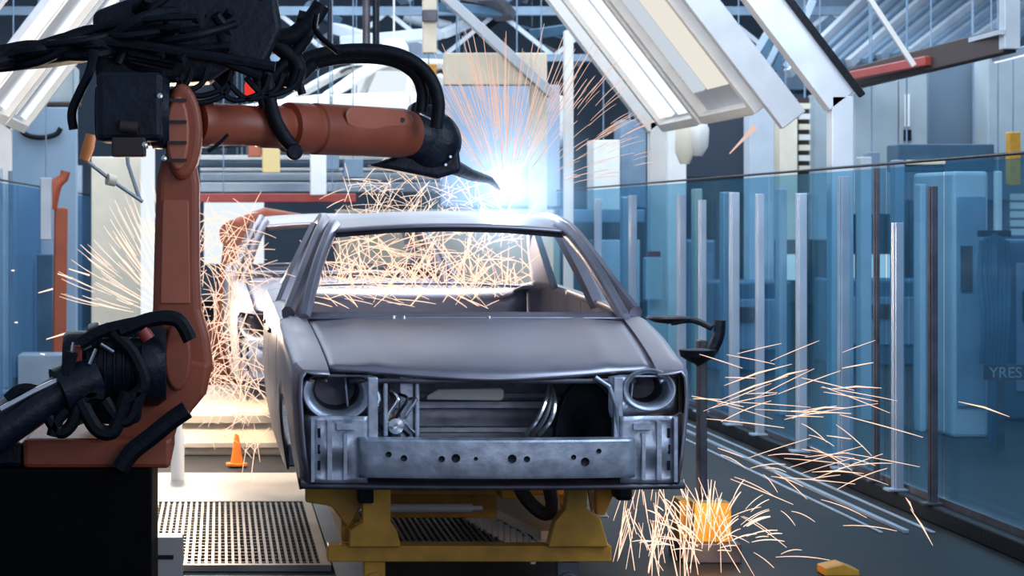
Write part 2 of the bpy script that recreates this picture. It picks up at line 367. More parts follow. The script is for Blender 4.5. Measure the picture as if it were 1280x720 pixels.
    if detail:
        # black dome standing in for the dark strut tower opening, right half of bay
        sh = MB().lathe((.425, .14, .17), (0, 1, 0), [(.0, .265), (.02, .28), (.10, .27), (.12, .20), (.12, .001)], 30, .52, a0=-.5*PI, a1=.5*PI)
        B(sh, 'dark_bay_hollow', 'black', smooth=True, solid=.006)
        rng = random.Random(4)
        for k in range(5):
            x0 = -.52+.04*k; pts = spline([(x0, .10, .44-.02*k), (x0+.03, .06, .36), (x0-.02, .07, .27), (x0+.04, .10, .2)], 4)
            B(MB().tube(pts, .007, 6), 'wiring_harness', 'blackm' if k % 2 else 'chrome', smooth=True)
        for k in range(3):
            B(MB().tube(spline([(.15+.03*k, .12, .20), (.20+.03*k, .10, .27), (.24+.02*k, .13, .35), (.27, .2, .42)], 4), .010, 6), 'wiring_harness', 'chrome' if k != 1 else dark, smooth=True)
        B(MB().lathe((-.42, .085, .245), (0, -1, 0), [(0, .04), (.03, .034), (.035, .015), (.02, .0001)], 18), 'horn', 'chrome', smooth=True)
        # tabs on the hood edge
        for x in (-.35, -.30, .11): MB().lathe((x, 1.09, .665), (0, 0, 1), [(0, .012), (.012, .010), (.014, .0001)], 10).build('washer_nozzle', 'chrome', h, smooth=True)
    return root
CARX, CARY, CARZ = 1.183, 9.5, .60
car1 = make_body('bare grey steel sedan body without glass or lamps, on the yellow skid', None, (CARX, CARY, CARZ), 0)
car2 = make_body('bare steel car body waiting behind the first, half hidden by sparks', None, (CARX-.23, 15.6, CARZ), 0, detail=False)
def elev(px_nose, Y, ztop, rot, label):
    o = make_body(label, 'white bodies on the overhead line', (P(px_nose, 0, Y).x, Y, ztop-1.18), rot, 'white', 'white', 'darksteel', detail=False)
    return o
car3 = elev(276, 29.0, 3.86, -math.radians(72), 'white painted body on the overhead line, above the orange robot forearm')
# ================================================================== SKID under body
sk = thing('body_skid', 'yellow steel transport skid carrying the front car body', 'skid', (CARX, 10.3, 0))
def S(mb, n, m='yellow', **k):
    k.setdefault('bevel', .006); return mb.build(n, m, sk, **k)
S(MB().box((.50, 10.24, .15), (1.82, 10.36, .225)), 'front_beam')
S(MB().prism([(.60, .225), (.84, .225), (.82, .30), (.79, .34), (.79, .60), (.66, .60), (.66, .34), (.60, .30)], 10.20, 10.30), 'upright')
S(MB().prism([(1.52, .225), (1.80, .225), (1.76, .36), (1.70, .40), (1.70, .60), (1.62, .60), (1.60, .40), (1.55, .34)], 10.20, 10.30), 'upright')
S(MB().prism([(.40, .49), (.48, .60), (.66, .60), (.66, .40), (.60, .30), (.52, .40), (.40, .42)], 10.30, 10.38), 'outer_bracket')
S(MB().prism([(1.76, .60), (1.84, .60), (1.86, .50), (1.80, .36), (1.76, .36)], 10.30, 10.38), 'outer_bracket')
S(MB().box((.64, 10.18, .43), (.71, 10.40, .598)), 'rubber_pad', 'black')
S(MB().box((1.83, 10.18, .44), (1.91, 10.42, .598)), 'rubber_pad', 'black', bevel=.02)
S(MB().box((.80, 11.30, .21), (1.42, 11.42, .36)), 'cross_beam')
S(MB().box((.70, 11.26, .33), (1.90, 11.46, .40)), 'cross_beam')
S(MB().box((1.40, 10.95, .35), (1.52, 11.2, .58)), 'spacer_block')
for x in (.62, 1.74): S(MB().box((x-.05, 10.36, .225), (x+.05, 13.9, .33)), 'side_rail')
S(MB().box((.62, 13.7, .33), (1.74, 13.85, .5)).box((.60, 13.7, .5), (.74, 13.85, .56)).box((1.62, 13.7, .5), (1.76, 13.85, .56)), 'rear_stand')
S(MB().tube([(.82, 11.0, .30), (1.26, 11.0, .30)], .022, 12).tube([(1.26, 11.0, .30), (1.31, 11.0, .30)], .013, 10), 'locking_tube', 'white', smooth=True, bevel=0)
S(MB().box((.84, 11.20, .365), (1.30, 11.28, .385)).box((.90, 11.19, .385), (.95, 11.24, .40)), 'locating_bar', 'cream')
for x in (.72, 1.62): S(MB().box((x-.05, 10.26, .04), (x+.05, 10.34, .15)).lathe((x, 10.24, .05), (0, 1, 0), [(0, .0001), (0, .05), (.12, .05), (.12, .0001)], 20), 'roller', 'yellow' if x < 1 else 'darksteel')
S(MB().tube(spline([(1.42, 10.7, .56), (1.46, 10.62, .42), (1.55, 10.6, .33), (1.60, 10.6, .36), (1.58, 10.66, .5)], 5), .035, 8), 'cable_loop', 'darkbeam', smooth=True, bevel=0)
S(MB().prism([(1.72, .60), (1.80, .60), (1.78, .45), (1.84, .33), (1.76, .33), (1.74, .45)], 10.42, 10.45).lathe((1.80, 10.41, .40), (0, 1, 0), [(0, .0001), (0, .03), (.02, .03), (.02, .0001)], 14), 'clamp', 'chrome')
# ================================================================== FLOOR FITTINGS
def grating(x0, x1, y0, y1, label, step=.034):
    t = thing('floor_grating', label, 'grating', ((x0+x1)/2, y0, 0), 'steel gratings in the floor')
    mb = MB(); n = int((x1-x0)/step)
    for k in range(n+1):
        x = x0+k*step; mb.box((x-.007, y0, .006), (x+.007, y1, .028))
    m = int((y1-y0)/.11)
    for k in range(m+1):
        y = y0+k*.11; mb.box((x0, y-.006, .006), (x1, y+.006, .022))
    mb.build('bars', 'grate', t)
    MB().box((x0-.05, y0-.05, .001), (x1+.05, y0, .032)).box((x0-.05, y1, .001), (x1+.05, y1+.05, .032)).box((x0-.05, y0, .001), (x0, y1, .032)).box((x1, y0, .001), (x1+.05, y1, .032)).build('rim', 'plate', t)
    MB().box((x0, y0, .001), (x1, y1, .005)).build('tray', 'pit', t)
    return t
grating(-.75, .50, 10.95, 13.35, 'long grey floor grating between the robot pedestal and the yellow skid')
grating(.88, 1.70, 11.7, 13.1, 'steel floor grating seen under the yellow skid')
MB().box((.565, 9.6, .001), (.80, 13.4, .012)).build('floor_strip', 'bluegrey'); tag(bpy.context.scene.objects['floor_strip'], 'pale steel floor strip between the long grating and the skid', 'floor strip')
tag(MB().box((-.9, 13.45, .001), (.86, 15.0, .014)).build('lit_floor_plate', 'plate', bevel=.003), 'floor plate beyond the long grating, its pale tone standing in for spark light', 'floor plate')  # pale colour stands in for floor lit by the sparks
t = thing('toothed_rail', 'pale toothed conveyor rail slanting under the skid', 'rail', (1.6, 11.6, 0))
mb = MB().bar((1.52, 12.9, .13), (1.74, 11.1, .15), .26, .05); mb.build('rail_top', 'cream', t, bevel=.005)
mb = MB()
for k in range(14):
    q = Vector((1.38, 12.85, .0)).lerp(Vector((1.58, 11.15, .0)), k/13); MB().box((q.x-.012, q.y-.03, 0.002), (q.x+.012, q.y+.03, .12)).build('tooth', 'white', t)
# low conveyor behind the plate
t = thing('low_platform', 'low grey steel platform at the rear car, behind the pale floor plate', 'platform', (.2, 16.5, 0))
MB().box((-1.0, 16.2, 0.001), (.9, 18.6, .34)).build('deck', 'cream', t, bevel=.02)
MB().box((-.9, 16.17, .24), (.8, 16.2, .30)).box((-.9, 16.17, .06), (.8, 16.2, .10)).build('front_trim', 'plate', t, bevel=.004)
tag(MB().lathe(P(296, 585, 15.45).to_2d().to_3d()+Vector((0, 0, .014)), (0, 0, 1), [(0, .075), (.015, .075), (.015, .045), (.22, .014), (.225, .0001)], 20).build('traffic_cone', mat('cone_orange', (.9, .22, .02), .5), smooth=True), 'small orange cone on the pale floor plate left of the front car', 'cone')
tag(MB().lathe(P(222, 590, 14.6).to_2d().to_3d()+Vector((0, 0, .014)), (0, 0, 1), [(0, .0001), (0, .045), (.30, .045), (.34, .03), (.38, .03), (.40, .0001)], 20).build('white_canister', 'white', smooth=True), 'slim white canister standing on the floor plate beside the robot base', 'canister')
t = thing('control_box', 'small white control box beside the black robot pedestal', 'control box', (-.27, 10.7, 0))
MB().box((-.37, 10.68, .001), (-.18, 10.83, .20)).build('housing', 'white', t, bevel=.008)
MB().box((-.30, 10.67, .095), (-.225, 10.68, .115)).build('slot', 'darkbeam', t)
# yellow stop blocks, right
t = thing('stop_block', 'orange steel stop block in the spark shower right of the car', 'stop block', (2.42, 11.3, 0))
MB().box((2.41, 11.2, .10), (2.60, 11.32, .30)).box((2.36, 11.32, .10), (2.44, 11.50, .30)).build('plate', 'yellow', t, bevel=.006)
MB().box((2.34, 11.15, 0.001), (2.64, 11.5, .10)).build('foot', 'darksteel', t, bevel=.006)
tag(MB().prism([(2.95, .001), (3.12, .001), (3.12, .03), (3.04, .06), (2.95, .04)], 10.75, 10.9).build('wheel_chock', 'yellow', bevel=.006), 'flat yellow chock on the dark floor at the bottom right', 'chock')
# rails beside the fence
for k, (x, r) in enumerate(((3.66, .010), (3.80, .016), (3.95, .012))):
    o = MB().box((x-r, 12.2, .001), (x+r, 22, .012+.01*(k == 1))).build('floor_rail', 'alu', bevel=.003)
    tag(o, ('thin floor rail farthest from the glass fence on the right', 'wide middle floor rail beside the glass fence', 'thin floor rail closest to the foot of the glass fence')[k], 'floor rail', 'floor rails beside the glass fence')
tag(MB().box((4.07, 10.5, .001), (4.20, 30, .10)).build('fence_kerb', 'black', bevel=.01), 'black kerb under the blue glass fence', 'kerb')
# ================================================================== FENCES
def fence(x, posts, label, gm, yend, side):
    t = thing('glass_fence', label, 'fence', (x, posts[0][0], 0))
    for i, (y, h, wd, m) in enumerate(posts):
        mb = MB().box((x-.05-wd, y-wd, .10), (x-.05+wd*.2, y+wd, h))
        mb.box((x-.06-wd, y-wd*.55, .10), (x-.05-wd, y-wd*.15, h)); mb.box((x-.06-wd, y+wd*.15, .10), (x-.05-wd, y+wd*.55, h))
        mb.box((x-.10-wd, y-wd*1.4, .10), (x-.02+wd, y+wd*1.4, .115))
        mb.build('post', m, t, bevel=.003)
    ys = sorted([p[0] for p in posts]); ys = [ys[0]-(4.6 if side > 0 else 1.6)]+ys+[yend]
    for a, b in zip(ys, ys[1:]):
        g = MB().box((x-.004, a+.02, .14), (x+.004, b-.02, 2.06)).build('glass_panel', gm, t)
    MB().tube([(x, ys[0], 2.085), (x, ys[-1], 2.085)], .010, 6).build('top_wire', 'blackm', t)
    MB().box((x-.02, ys[0], .10), (x+.02, ys[-1], .14)).build('bottom_rail', 'darksteel', t)
    return t
FX = 4.16
def FY(px): return FX*F/(px-VX)
fence(FX, [(FY(1180), 1.93, .030, 'darksteel'), (FY(1136), 1.72, .040, 'alu'), (FY(1108), 2.06, .02, 'darksteel'), (FY(1068), 2.02, .045, 'bluegrey'), (FY(1014), 1.92, .045, 'alu'), (FY(961), 1.93, .04, 'alu'), (FY(929), 1.95, .05, 'alu'), (FY(888), 1.9, .04, 'alu'), (FY(862), 1.95, .05, 'alu'), (FY(800), 1.97, .05, 'alu'), (FY(756), 1.95, .05, 'alu')],
      'tall blue glass safety fence with aluminium posts along the right', 'glass', 27.5, 1)
LX = -1.95
def LYp(px): return LX*F/(px-VX)
fence(LX, [(LYp(8), 2.2, .05, 'alu'), (LYp(22), 2.2, .03, 'bluegrey'), (LYp(92), 2.6, .08, 'alu'), (LYp(106), 2.5, .07, 'alu'), (LYp(140), 2.2, .05, 'cream')],
      'pale blue glass fence at the left, behind the orange robot', 'glassl', 42, -1)
# ================================================================== PORTAL FRAMES
def portal(Y, hb, wd, mats, label, left=True, XR=4.36, XL=-2.16):
    t = thing('portal_frame', label, 'portal frame', ((XL+XR)/2, Y, 0), 'portal frames of the light tunnel')
    H2 = hb+2.05; dx = 2.05/1.30
    MB().box((XR-wd/2, Y-wd/2, 0.001), (XR+wd/2, Y+wd/2, hb)).build('post', mats, t, bevel=.006)
    MB().bar((XR, Y, hb-.03), (XR-dx, Y, H2), wd, wd*1.5, (1, 0, 1)).build('sloped_beam', mats, t, bevel=.006)
    MB().bar((XR-dx+.02, Y, H2), (XL+dx-.02, Y, H2), wd, wd*1.25).build('top_beam', mats, t, bevel=.006)
    MB().bar((XL, Y, hb-.03), (XL+dx, Y, H2), wd, wd*1.25, (-1, 0, 1)).build('sloped_beam', mats, t, bevel=.006)
    MB().box((XL-wd/2, Y-wd/2, 0.001), (XL+wd/2, Y+wd/2, hb)).build('post', mats, t, bevel=.006)
    MB().box((XR-wd/2-.01, Y-wd, .001), (XR+wd, Y+wd, .02)).build('foot_plate', mats, t)
    MB().box((XL-wd, Y-wd, .001), (XL+wd/2+.01, Y+wd, .02)).build('foot_plate', mats, t)
    return t
portal(22.0, 2.70, .16, 'pillar', 'pale steel portal frame just beyond the welding arc')
portal(15.5, 2.60, .15, 'ltgrey', 'blue-grey steel portal frame closest to the camera')
# light panels on the chamfers
def slope_panel(xb, zb, side, Y0, Y1, L, kind, label):
    t = thing('sloping_luminaire', label, 'light panel', (xb, (Y0+Y1)/2, zb), 'sloping light panels of the tunnel')
    d = Vector((-side*1, 0, 1.30)).normalized(); n = Vector((side*1.30, 0, 1)).normalized()   # n points outward/up
    o = Vector((xb, 0, zb))
    def slab(mb, a0, a1, y0, y1, n0, n1):
        vs = [o+d*a+n*k+Vector((0, y, 0)) for a in (a0, a1) for y in (y0, y1) for k in (n0, n1)]
        mb.add(vs, [(0,1,3,2),(4,6,7,5),(0,4,5,1),(2,3,7,6),(0,2,6,4),(1,5,7,3)]); return mb
    slab(MB(), 0, L, Y0, Y1, .03, .09).build('back_tray', 'ltgrey', t, bevel=.006)
    mb = MB(); slab(mb, 0, L, Y0, Y0+.09, -.06, .03); slab(mb, 0, L, Y1-.09, Y1, -.06, .03); slab(mb, 0, .08, Y0+.09, Y1-.09, -.06, .03)
    mb.build('rim', 'pillar', t, bevel=.006)
    if kind == 'tubes':
        n_ = 2; hw_ = .26 if side > 0 else .10
        for k in range(n_):
            y = lerp(Y0+.45, Y1-.38, k/(n_-1)); slab(MB(), .12, L-.1, y-hw_, y+hw_, -.02, .02).build('lamp_tube', 'lamp', t)
    else:
        slab(MB(), .28, L-.1, Y0+.30, Y1-.75, .0, .028).build('diffuser', 'lampw', t)
        slab(MB(), .28, L-.1, Y1-.6, Y1-.2, .0, .028).build('diffuser', 'lampb', t)
    return t
slope_panel(4.25, 2.60, 1, 19.3, 20.95, 2.6, 'tubes', 'sloping panel with bright tube lamps, right side, beside the pale portal frame')
slope_panel(4.25, 2.60, 1, 17.3, 19.2, 2.6, 'diffuser', 'sloping panel with a wide warm diffuser at the upper right')
slope_panel(-1.94, 2.60, -1, 19.45, 21.3, 2.6, 'tubes', 'sloping bright lamp panel in the top left corner, farther one')
slope_panel(-1.94, 2.60, -1, 17.2, 19.35, 2.6, 'tubes', 'sloping bright lamp panel in the top left corner, nearer one')
# beam outside the near light panel
tag(MB().bar((4.42, 17.0, 2.50), (2.5, 17.0, 5.0), .10, .22, (1, 0, .77)).build('sloped_girder', 'ltgrey', bevel=.01), 'silver sloped girder along the near edge of the warm light panel', 'girder')
tag(MB().bar((4.49, 15.40, 2.60), (2.93, 15.40, 4.65), .04, .05, (1, 0, .77)).build('cable_channel', 'black', bevel=.01), 'black cable channel along the outer edge of the blue-grey portal beam', 'cable channel')
# ================================================================== WELDING ROBOT (near)
rb = thing('welding_robot', 'orange robot arm on a black pedestal reaching over the front car body to the weld', 'robot', (-.75, 10.1, 0))
RY = 10.0
def RR(mb, n, m, parent=None, **k): return mb.build(n, m, parent or rb, **k)
def pr(poly, Y): return [(P(x, y, Y).x, P(x, y, Y).z) for x, y in poly]
MB().box((-1.45, 9.6, .001), (-.298, 10.6, .655)).build('pedestal', 'ped', rb, bevel=.01)
mb = MB().box((-1.30, 9.58, .56), (-1.12, 9.60, .60)).box((-1.45, 9.57, .02), (-.29, 9.6, .08))
RR(mb, 'pedestal_trim', 'blackm', bevel=.003)
RR(MB().box((-.86, 9.62, .655), (-.215, 10.5, .785)), 'base_plate', 'orange', bevel=.02)
RR(MB().box((-1.4, 9.66, .655), (-.865, 10.4, .765)), 'base_housing', 'blackm', bevel=.02)
fr = pr([(120,556),(140,545),(168,505),(184,470),(196,440),(262,452),(256,492),(240,512),(222,532),(215,556)], 9.9)
RR(MB().prism(fr, 9.78, 10.28), 'rotating_column', 'orange', bevel=.025, seg=3)
la = pr([(205,190),(243,190),(250,230),(250,330),(252,385),(262,420),(266,455),(258,490),(238,512),(205,508),(188,470),(186,420),(192,385),(194,300),(197,220)], 9.95)
RR(MB().prism(la, 9.82, 10.10), 'lower_arm', 'orange', bevel=.035, seg=4)
RR(MB().prism(pr([(203,250),(236,250),(238,380),(200,380)], 9.8), 9.812, 9.83), 'arm_cover', 'orange2', bevel=.006)
# elbow housing (tall oval)
el = [(P(227, 166, 9.9).x+.095*math.cos(a)*(1 if math.cos(a) > 0 else .8), P(227, 166, 9.9).z+.215*math.sin(a)) for a in [2*PI*k/28 for k in range(28)]]
RR(MB().prism(el, 9.78, 10.14), 'elbow_housing', 'orange', bevel=.03, seg=4)
e2 = [(P(222, 166, 9.75).x+.052*math.cos(a), P(222, 166, 9.75).z+.165*math.sin(a)) for a in [2*PI*k/28 for k in range(28)]]
ef = RR(MB().prism(e2, 9.745, 9.80), 'elbow_flange', 'orange2', bevel=.012)
mb = MB()
for yy in (125, 152, 178, 200): q = P(222, yy, 9.74); mb.box((q.x-.045, 9.732, q.z-.008), (q.x+.04, 9.75, q.z+.006))
mb.build('flange_rib', 'darkbeam', ef)
e3 = [(P(222, 446, 9.75).x+.060*math.cos(a), P(222, 446, 9.75).z+.15*math.sin(a)) for a in [2*PI*k/28 for k in range(28)]]
sf = RR(MB().prism(e3, 9.735, 9.81), 'shoulder_flange', 'orange', bevel=.012)
# motors, axis along x
def motor(px0, px1, py, r, Y, n, fins=True):
    a = P(px0, py, Y); b = P(px1, py, Y); L = b.x-a.x
    prof = [(0, .0001), (0, r*.72), (L*.04, r*.8), (L*.22, r*.8), (L*.24, r*.95), (L*.30, r)]
    if fins:
        for k in range(5): prof += [(L*(.34+.09*k), r), (L*(.35+.09*k), r*.93), (L*(.40+.09*k), r*.93), (L*(.41+.09*k), r)]
    prof += [(L*.92, r), (L, r*.85), (L, .0001)]
    o = RR(MB().lathe(a, (1, 0, 0), prof, 28), n, 'blackm', smooth=True)
    return o
motor(80, 208, 455, .185, 9.75, 'shoulder_motor')
RR(MB().box((P(100, 0, 9.8).x, 9.75, P(0, 530, 9.8).z), (P(178, 0, 9.8).x, 10.1, P(0, 440, 9.8).z)), 'gearbox_casing', 'blackm', bevel=.04, seg=3)
m2 = motor(120, 212, 140, .165, 9.8, 'elbow_motor')
RR(MB().box((P(122, 0, 9.75).x, 9.62, P(0, 178, 9.75).z), (P(205, 0, 9.75).x, 9.95, P(0, 92, 9.75).z)), 'motor_casing', 'blackm', bevel=.03, seg=3)
RR(MB().box((P(120, 0, 9.7).x, 9.60, P(0, 470, 9.7).z), (P(200, 0, 9.7).x, 9.72, P(0, 420, 9.7).z)), 'terminal_box', 'blackm', bevel=.02)
RR(MB().box((P(140, 0, 9.6).x, 9.56, P(0, 196, 9.6).z), (P(182, 0, 9.6).x, 9.70, P(0, 172, 9.6).z)), 'motor_bracket', 'darkbeam', bevel=.008)
RR(MB().tube([P(150, 158, 9.6), P(172, 160, 9.6)], .028, 12), 'connector', 'darkbeam', smooth=True)
for x, y in ((200, 120), (181, 181), (205, 198)): RR(MB().lathe(P(x, y, 9.58), (0, -1, 0), [(0, .012), (.02, .012), (.022, .0001)], 10), 'bolt', 'chrome')
RR(MB().tube([P(178, 412, 9.55), P(186, 424, 9.55)], .03, 12), 'red_cap', 'red', smooth=True)
RR(MB().box(P(88, 460, 9.6)-Vector((0, .02, 0)), P(103, 432, 9.6)+Vector((0, .03, 0))), 'rating_plate', 'red', bevel=.004)
mb = MB()
for a, b in (((88,452),(92,428)), ((104,436),(114,432)), ((112,455),(120,436)), ((126,430),(142,440))):
    mb.tube([P(*a, 9.55), P(*b, 9.55)], .008, 6)
RR(mb, 'hose_fitting', 'chrome', smooth=True)
# balancing cylinder, lower left, running to the shoulder
RR(MB().tube([P(-25, 556, 9.5), P(40, 512, 9.55), P(78, 488, 9.6)], [.085, .080, .075], 16), 'balancing_cylinder', 'blackm', smooth=True)
RR(MB().tube([P(0, 512, 9.45), P(40, 490, 9.5), P(78, 472, 9.55)], .012, 8), 'piston_rod', 'chrome', smooth=True)
RR(MB().tube([P(74, 490, 9.6), P(120, 470, 9.65)], .11, 14), 'cylinder_collar', 'blackm', smooth=True)
for k, (pts, r) in enumerate([([(10,500),(25,488),(45,490),(52,510)], .03), ([(60,520),(75,540),(90,530),(100,505),(120,490)], .03), ([(100,500),(120,535),(140,540),(150,520),(160,490)], .035),
                      ([(150,586),(165,565),(190,545),(215,525),(234,512)], .042), ([(130,500),(150,525),(165,520),(175,490)], .03), ([(66,545),(72,525),(84,512)], .03),
                      ([(150,414),(190,399),(222,400),(238,425)], .035), ([(100,430),(125,415),(150,408),(180,402)], .03), ([(90,440),(84,470),(100,490),(130,495)], .03), ([(140,415),(165,440),(180,480),(160,500)], .03)]):
    RR(MB().tube(spline([P(x, y, 9.55) for x, y in pts], 6), r, 8), 'hose', 'black', smooth=True)
RR(MB().tube([P(88, 528, 9.7), P(102, 522, 9.7)], .028, 10), 'plug', 'yellow', smooth=True)
RR(MB().tube([P(140, 522, 9.65), P(158, 512, 9.65)], .016, 10), 'plug', 'white', smooth=True)
# forearm going right and away
A = P(248, 154, 10.0); Bp = P(516, 167, 10.75); d = (Bp-A); L = d.length
RR(MB().lathe(A, d, [(-.02, .0001), (-.02, .105), (.03, .11), (.05, .098), (.34, .092), (.35, .100), (.46, .100), (.47, .093), (.50, .093), (.51, .118), (.62, .120), (.63, .113), (.66, .113), (.67, .122), (L*.94, .120), (L*.985, .108), (L, .075), (L, .0001)], 32), 'forearm', 'orange', smooth=True)
ca = A+d*.66; cb = A+d*.985
cv = []
for x, y in ((431,142),(436,135),(446,132),(504,137),(514,142),(518,151),(515,160),(506,167),(498,168),(444,162),(434,156)):
    yy = 10.335+(x-430)/86*.265; cv.append(P(x, y, yy))
mb = MB(); n_ = len(cv); mb.add(cv+[v+Vector((0, .07, 0)) for v in cv], [tuple(range(n_)), tuple(range(2*n_-1, n_-1, -1))]+[((k+1) % n_, k, n_+k, n_+(k+1) % n_) for k in range(n_)])
RR(mb, 'forearm_cover', 'orange2', bevel=.014, seg=3)
RR(MB().lathe(P(541, 176, 10.74), (0, 1, 0), [(0, .0001), (.0, .07), (.03, .125), (.08, .150), (.24, .150), (.30, .12), (.32, .0001)], 28), 'wrist_dome', 'blackm', smooth=True)
q = P(503, 150, 10.57); RR(MB().lathe(q, (0, -1, 0), [(0, .012), (.02, .012), (.02, .0001)], 10), 'bolt', 'darkbeam')
# wrist
W = P(540, 172, 10.85)
RR(MB().lathe(P(500, 166, 10.78), P(575, 185, 11.0)-P(500, 166, 10.78), [(0, .09), (.05, .12), (.14, .135), (.22, .13), (.27, .10), (.30, .06), (.31, .0001)], 24), 'wrist', 'blackm', smooth=True)
RR(MB().prism(pr([(458,207),(490,197),(508,168),(512,130),(528,126),(548,134),(560,155),(570,182),(574,215),(545,224),(500,215)], 10.9), 10.78, 11.02), 'wrist_housing', 'blackm', bevel=.02, seg=3)
mb = MB()
for k in range(3): mb.bar(P(524+k*2, 142+k*7, 10.76), P(540+k*2, 150+k*7, 10.76), .012, .01)
RR(mb, 'cooling_pipe', 'chrome', bevel=.002)
mb = MB()
for x, y in ((556,168),(561,182),(563,196),(557,206),(548,186)): mb.lathe(P(x, y, 10.77), (0, -1, 0), [(0, .008), (.012, .007), (.012, .0001)], 8)
RR(mb, 'wrist_bolt', 'alu')
gun = RR(MB().tube([P(566, 208, 11.1), P(590, 219, 11.35), P(612, 225, 11.65), P(624, 236, 11.9)], [.040, .030, .020, .010], 12), 'weld_gun', 'blackm', smooth=True)
MB().tube([P(624, 236, 11.9), P(630, 244, 12.0)], [.010, .005], 8).build('gun_tip', 'chrome', gun, smooth=True)
# dress pack over the forearm
arcs = [([(318,112),(345,92),(385,72),(430,63),(480,64),(515,76),(538,98),(548,128),(545,160)], .032, 10.5),
        ([(330,125),(355,100),(400,78),(445,72),(490,76),(518,92),(528,115),(526,140)], .030, 10.55),
        ([(340,85),(380,78),(440,70),(500,72),(530,95),(536,130)], .028, 10.6),
        ([(490,68),(525,80),(548,105),(553,135),(548,150)], .010, 10.5),
        ([(322,55),(332,85),(336,120),(344,150),(356,172),(366,184)], .034, 10.1),
        ([(300,60),(318,90),(326,118),(330,135)], .022, 10.1),
        ([(345,50),(362,80),(372,100),(378,118)], .020, 10.2),
        ([(372,20),(390,28),(378,55),(355,80),(340,95)], .030, 10.2),
        ([(325,45),(362,46),(388,26),(402,6)], .045, 10.2), ([(345,55),(372,82),(364,112)], .040, 10.2), ([(335,90),(352,104),(372,96),(392,78)], .035, 10.3),
        ([(260,190),(275,178),(285,168)], .008, 9.9)]
for pts, r, Y in arcs: RR(MB().tube(spline([P(x, y, Y) for x, y in pts], 7), r, 10), 'hose', 'black', smooth=True)
RR(MB().lathe(P(368, 190, 10.1)+Vector((0, -.05, 0)), (0, 1, 0), [(0, .0001), (0, .030), (.01, .038), (.09, .038), (.10, .030), (.10, .0001)], 18), 'hose_clamp', 'blackm', smooth=True)
for k in range(16):     # corrugation rings on the main hose
    a = PI*(k/15); 
rng = random.Random(7)
# black umbilical running along the top to the left
RR(MB().prism(pr([(118,62),(118,18),(160,2),(240,-6),(345,-6),(352,40),(340,66),(322,98),(292,84),(262,104),(214,106),(122,104)], 10.15), 10.0, 10.3), 'valve_carrier', 'blackm', bevel=.03, seg=3)
RR(MB().prism(pr([(-8,72),(40,56),(110,44),(132,30),(140,60),(128,72),(60,82),(-8,88)], 10.05), 9.95, 10.2), 'cable_tray', 'blackm', bevel=.012)
for k in range(22):
    y0 = 72+rng.uniform(-8, 14); x1 = rng.uniform(180, 345); y1 = rng.uniform(12, 100)
    pts = [(-12, y0), (45, y0-12+rng.uniform(-5, 5)), (115, 52+rng.uniform(-16, 22)), (x1*.75, (y1+48)/2+rng.uniform(-12, 12)), (x1, y1)]
    RR(MB().tube(spline([P(x, y, 9.85+rng.uniform(0, .3)) for x, y in pts], 6), rng.uniform(.014, .030), 8), 'hose', 'black', smooth=True)
for k in range(12):
    x0 = rng.uniform(150, 400); y0 = rng.uniform(-6, 20); x1 = x0+rng.uniform(-60, 30); y1 = rng.uniform(60, 118)
    pts = [(x0, y0), ((x0+x1)/2+rng.uniform(-30, 30), (y0+y1)/2), (x1, y1)]
    RR(MB().tube(spline([P(x, y, 9.9+rng.uniform(0, .3)) for x, y in pts], 6), rng.uniform(.012, .028), 8), 'hose', 'black', smooth=True)
for k in range(8):
    x0 = rng.uniform(120, 320); y0 = rng.uniform(95, 110)
    pts = [(x0, y0), (x0+25, y0+22), (x0+60, y0+12), (x0+70, y0-10)]
    RR(MB().tube(spline([P(x, min(y, 128), 9.9) for x, y in pts], 6), .014, 8), 'hose', 'black', smooth=True)
RR(MB().tube(spline([P(x, y, 9.8) for x, y in [(118,62),(112,90),(100,115),(90,140),(92,162)]], 6), .022, 8), 'hose', 'black', smooth=True)
RR(MB().box(P(306, 122, 10.2), P(325, 104, 10.3)+Vector((0, .05, 0))), 'warning_lamp', 'redlamp', bevel=.01)
# loop on the blue panel at left
tag(MB().tube(spline([P(x, y, 23.95) for x, y in [(23,138),(24,155),(32,168),(52,172),(70,168),(76,160)]], 6), .030, 8).build('door_handle_loop', 'black', smooth=True), 'black curved handle hanging on the pale blue panels at the left', 'handle')
# little torch with rod
t = thing('gas_torch', 'orange-handled torch with a white rod, left of the robot elbow', 'torch', P(106, 200, 12.5))
MB().tube([P(114, 168, 12.5), P(110, 185, 12.5), P(105, 200, 12.5)], [.03, .036, .03], 12).build('handle', mat('torch_orange', (.8, .25, .06), .4), t, smooth=True)
MB().tube([P(104, 198, 12.5), P(140, 226, 12.6), P(178, 252, 12.7)], .011, 8).build('rod', 'chrome', t, smooth=True)
MB().tube([P(134, 224, 12.58), P(144, 226, 12.6)], .035, 10).build('collar', 'cream', t, smooth=True)
MB().tube([(P(150, 0, 12.7).x, 12.7, 4.0), P(153, 120, 12.7), P(160, 205, 12.7), P(175, 250, 12.7)], .012, 8).build('hose', 'chrome', t, smooth=True)
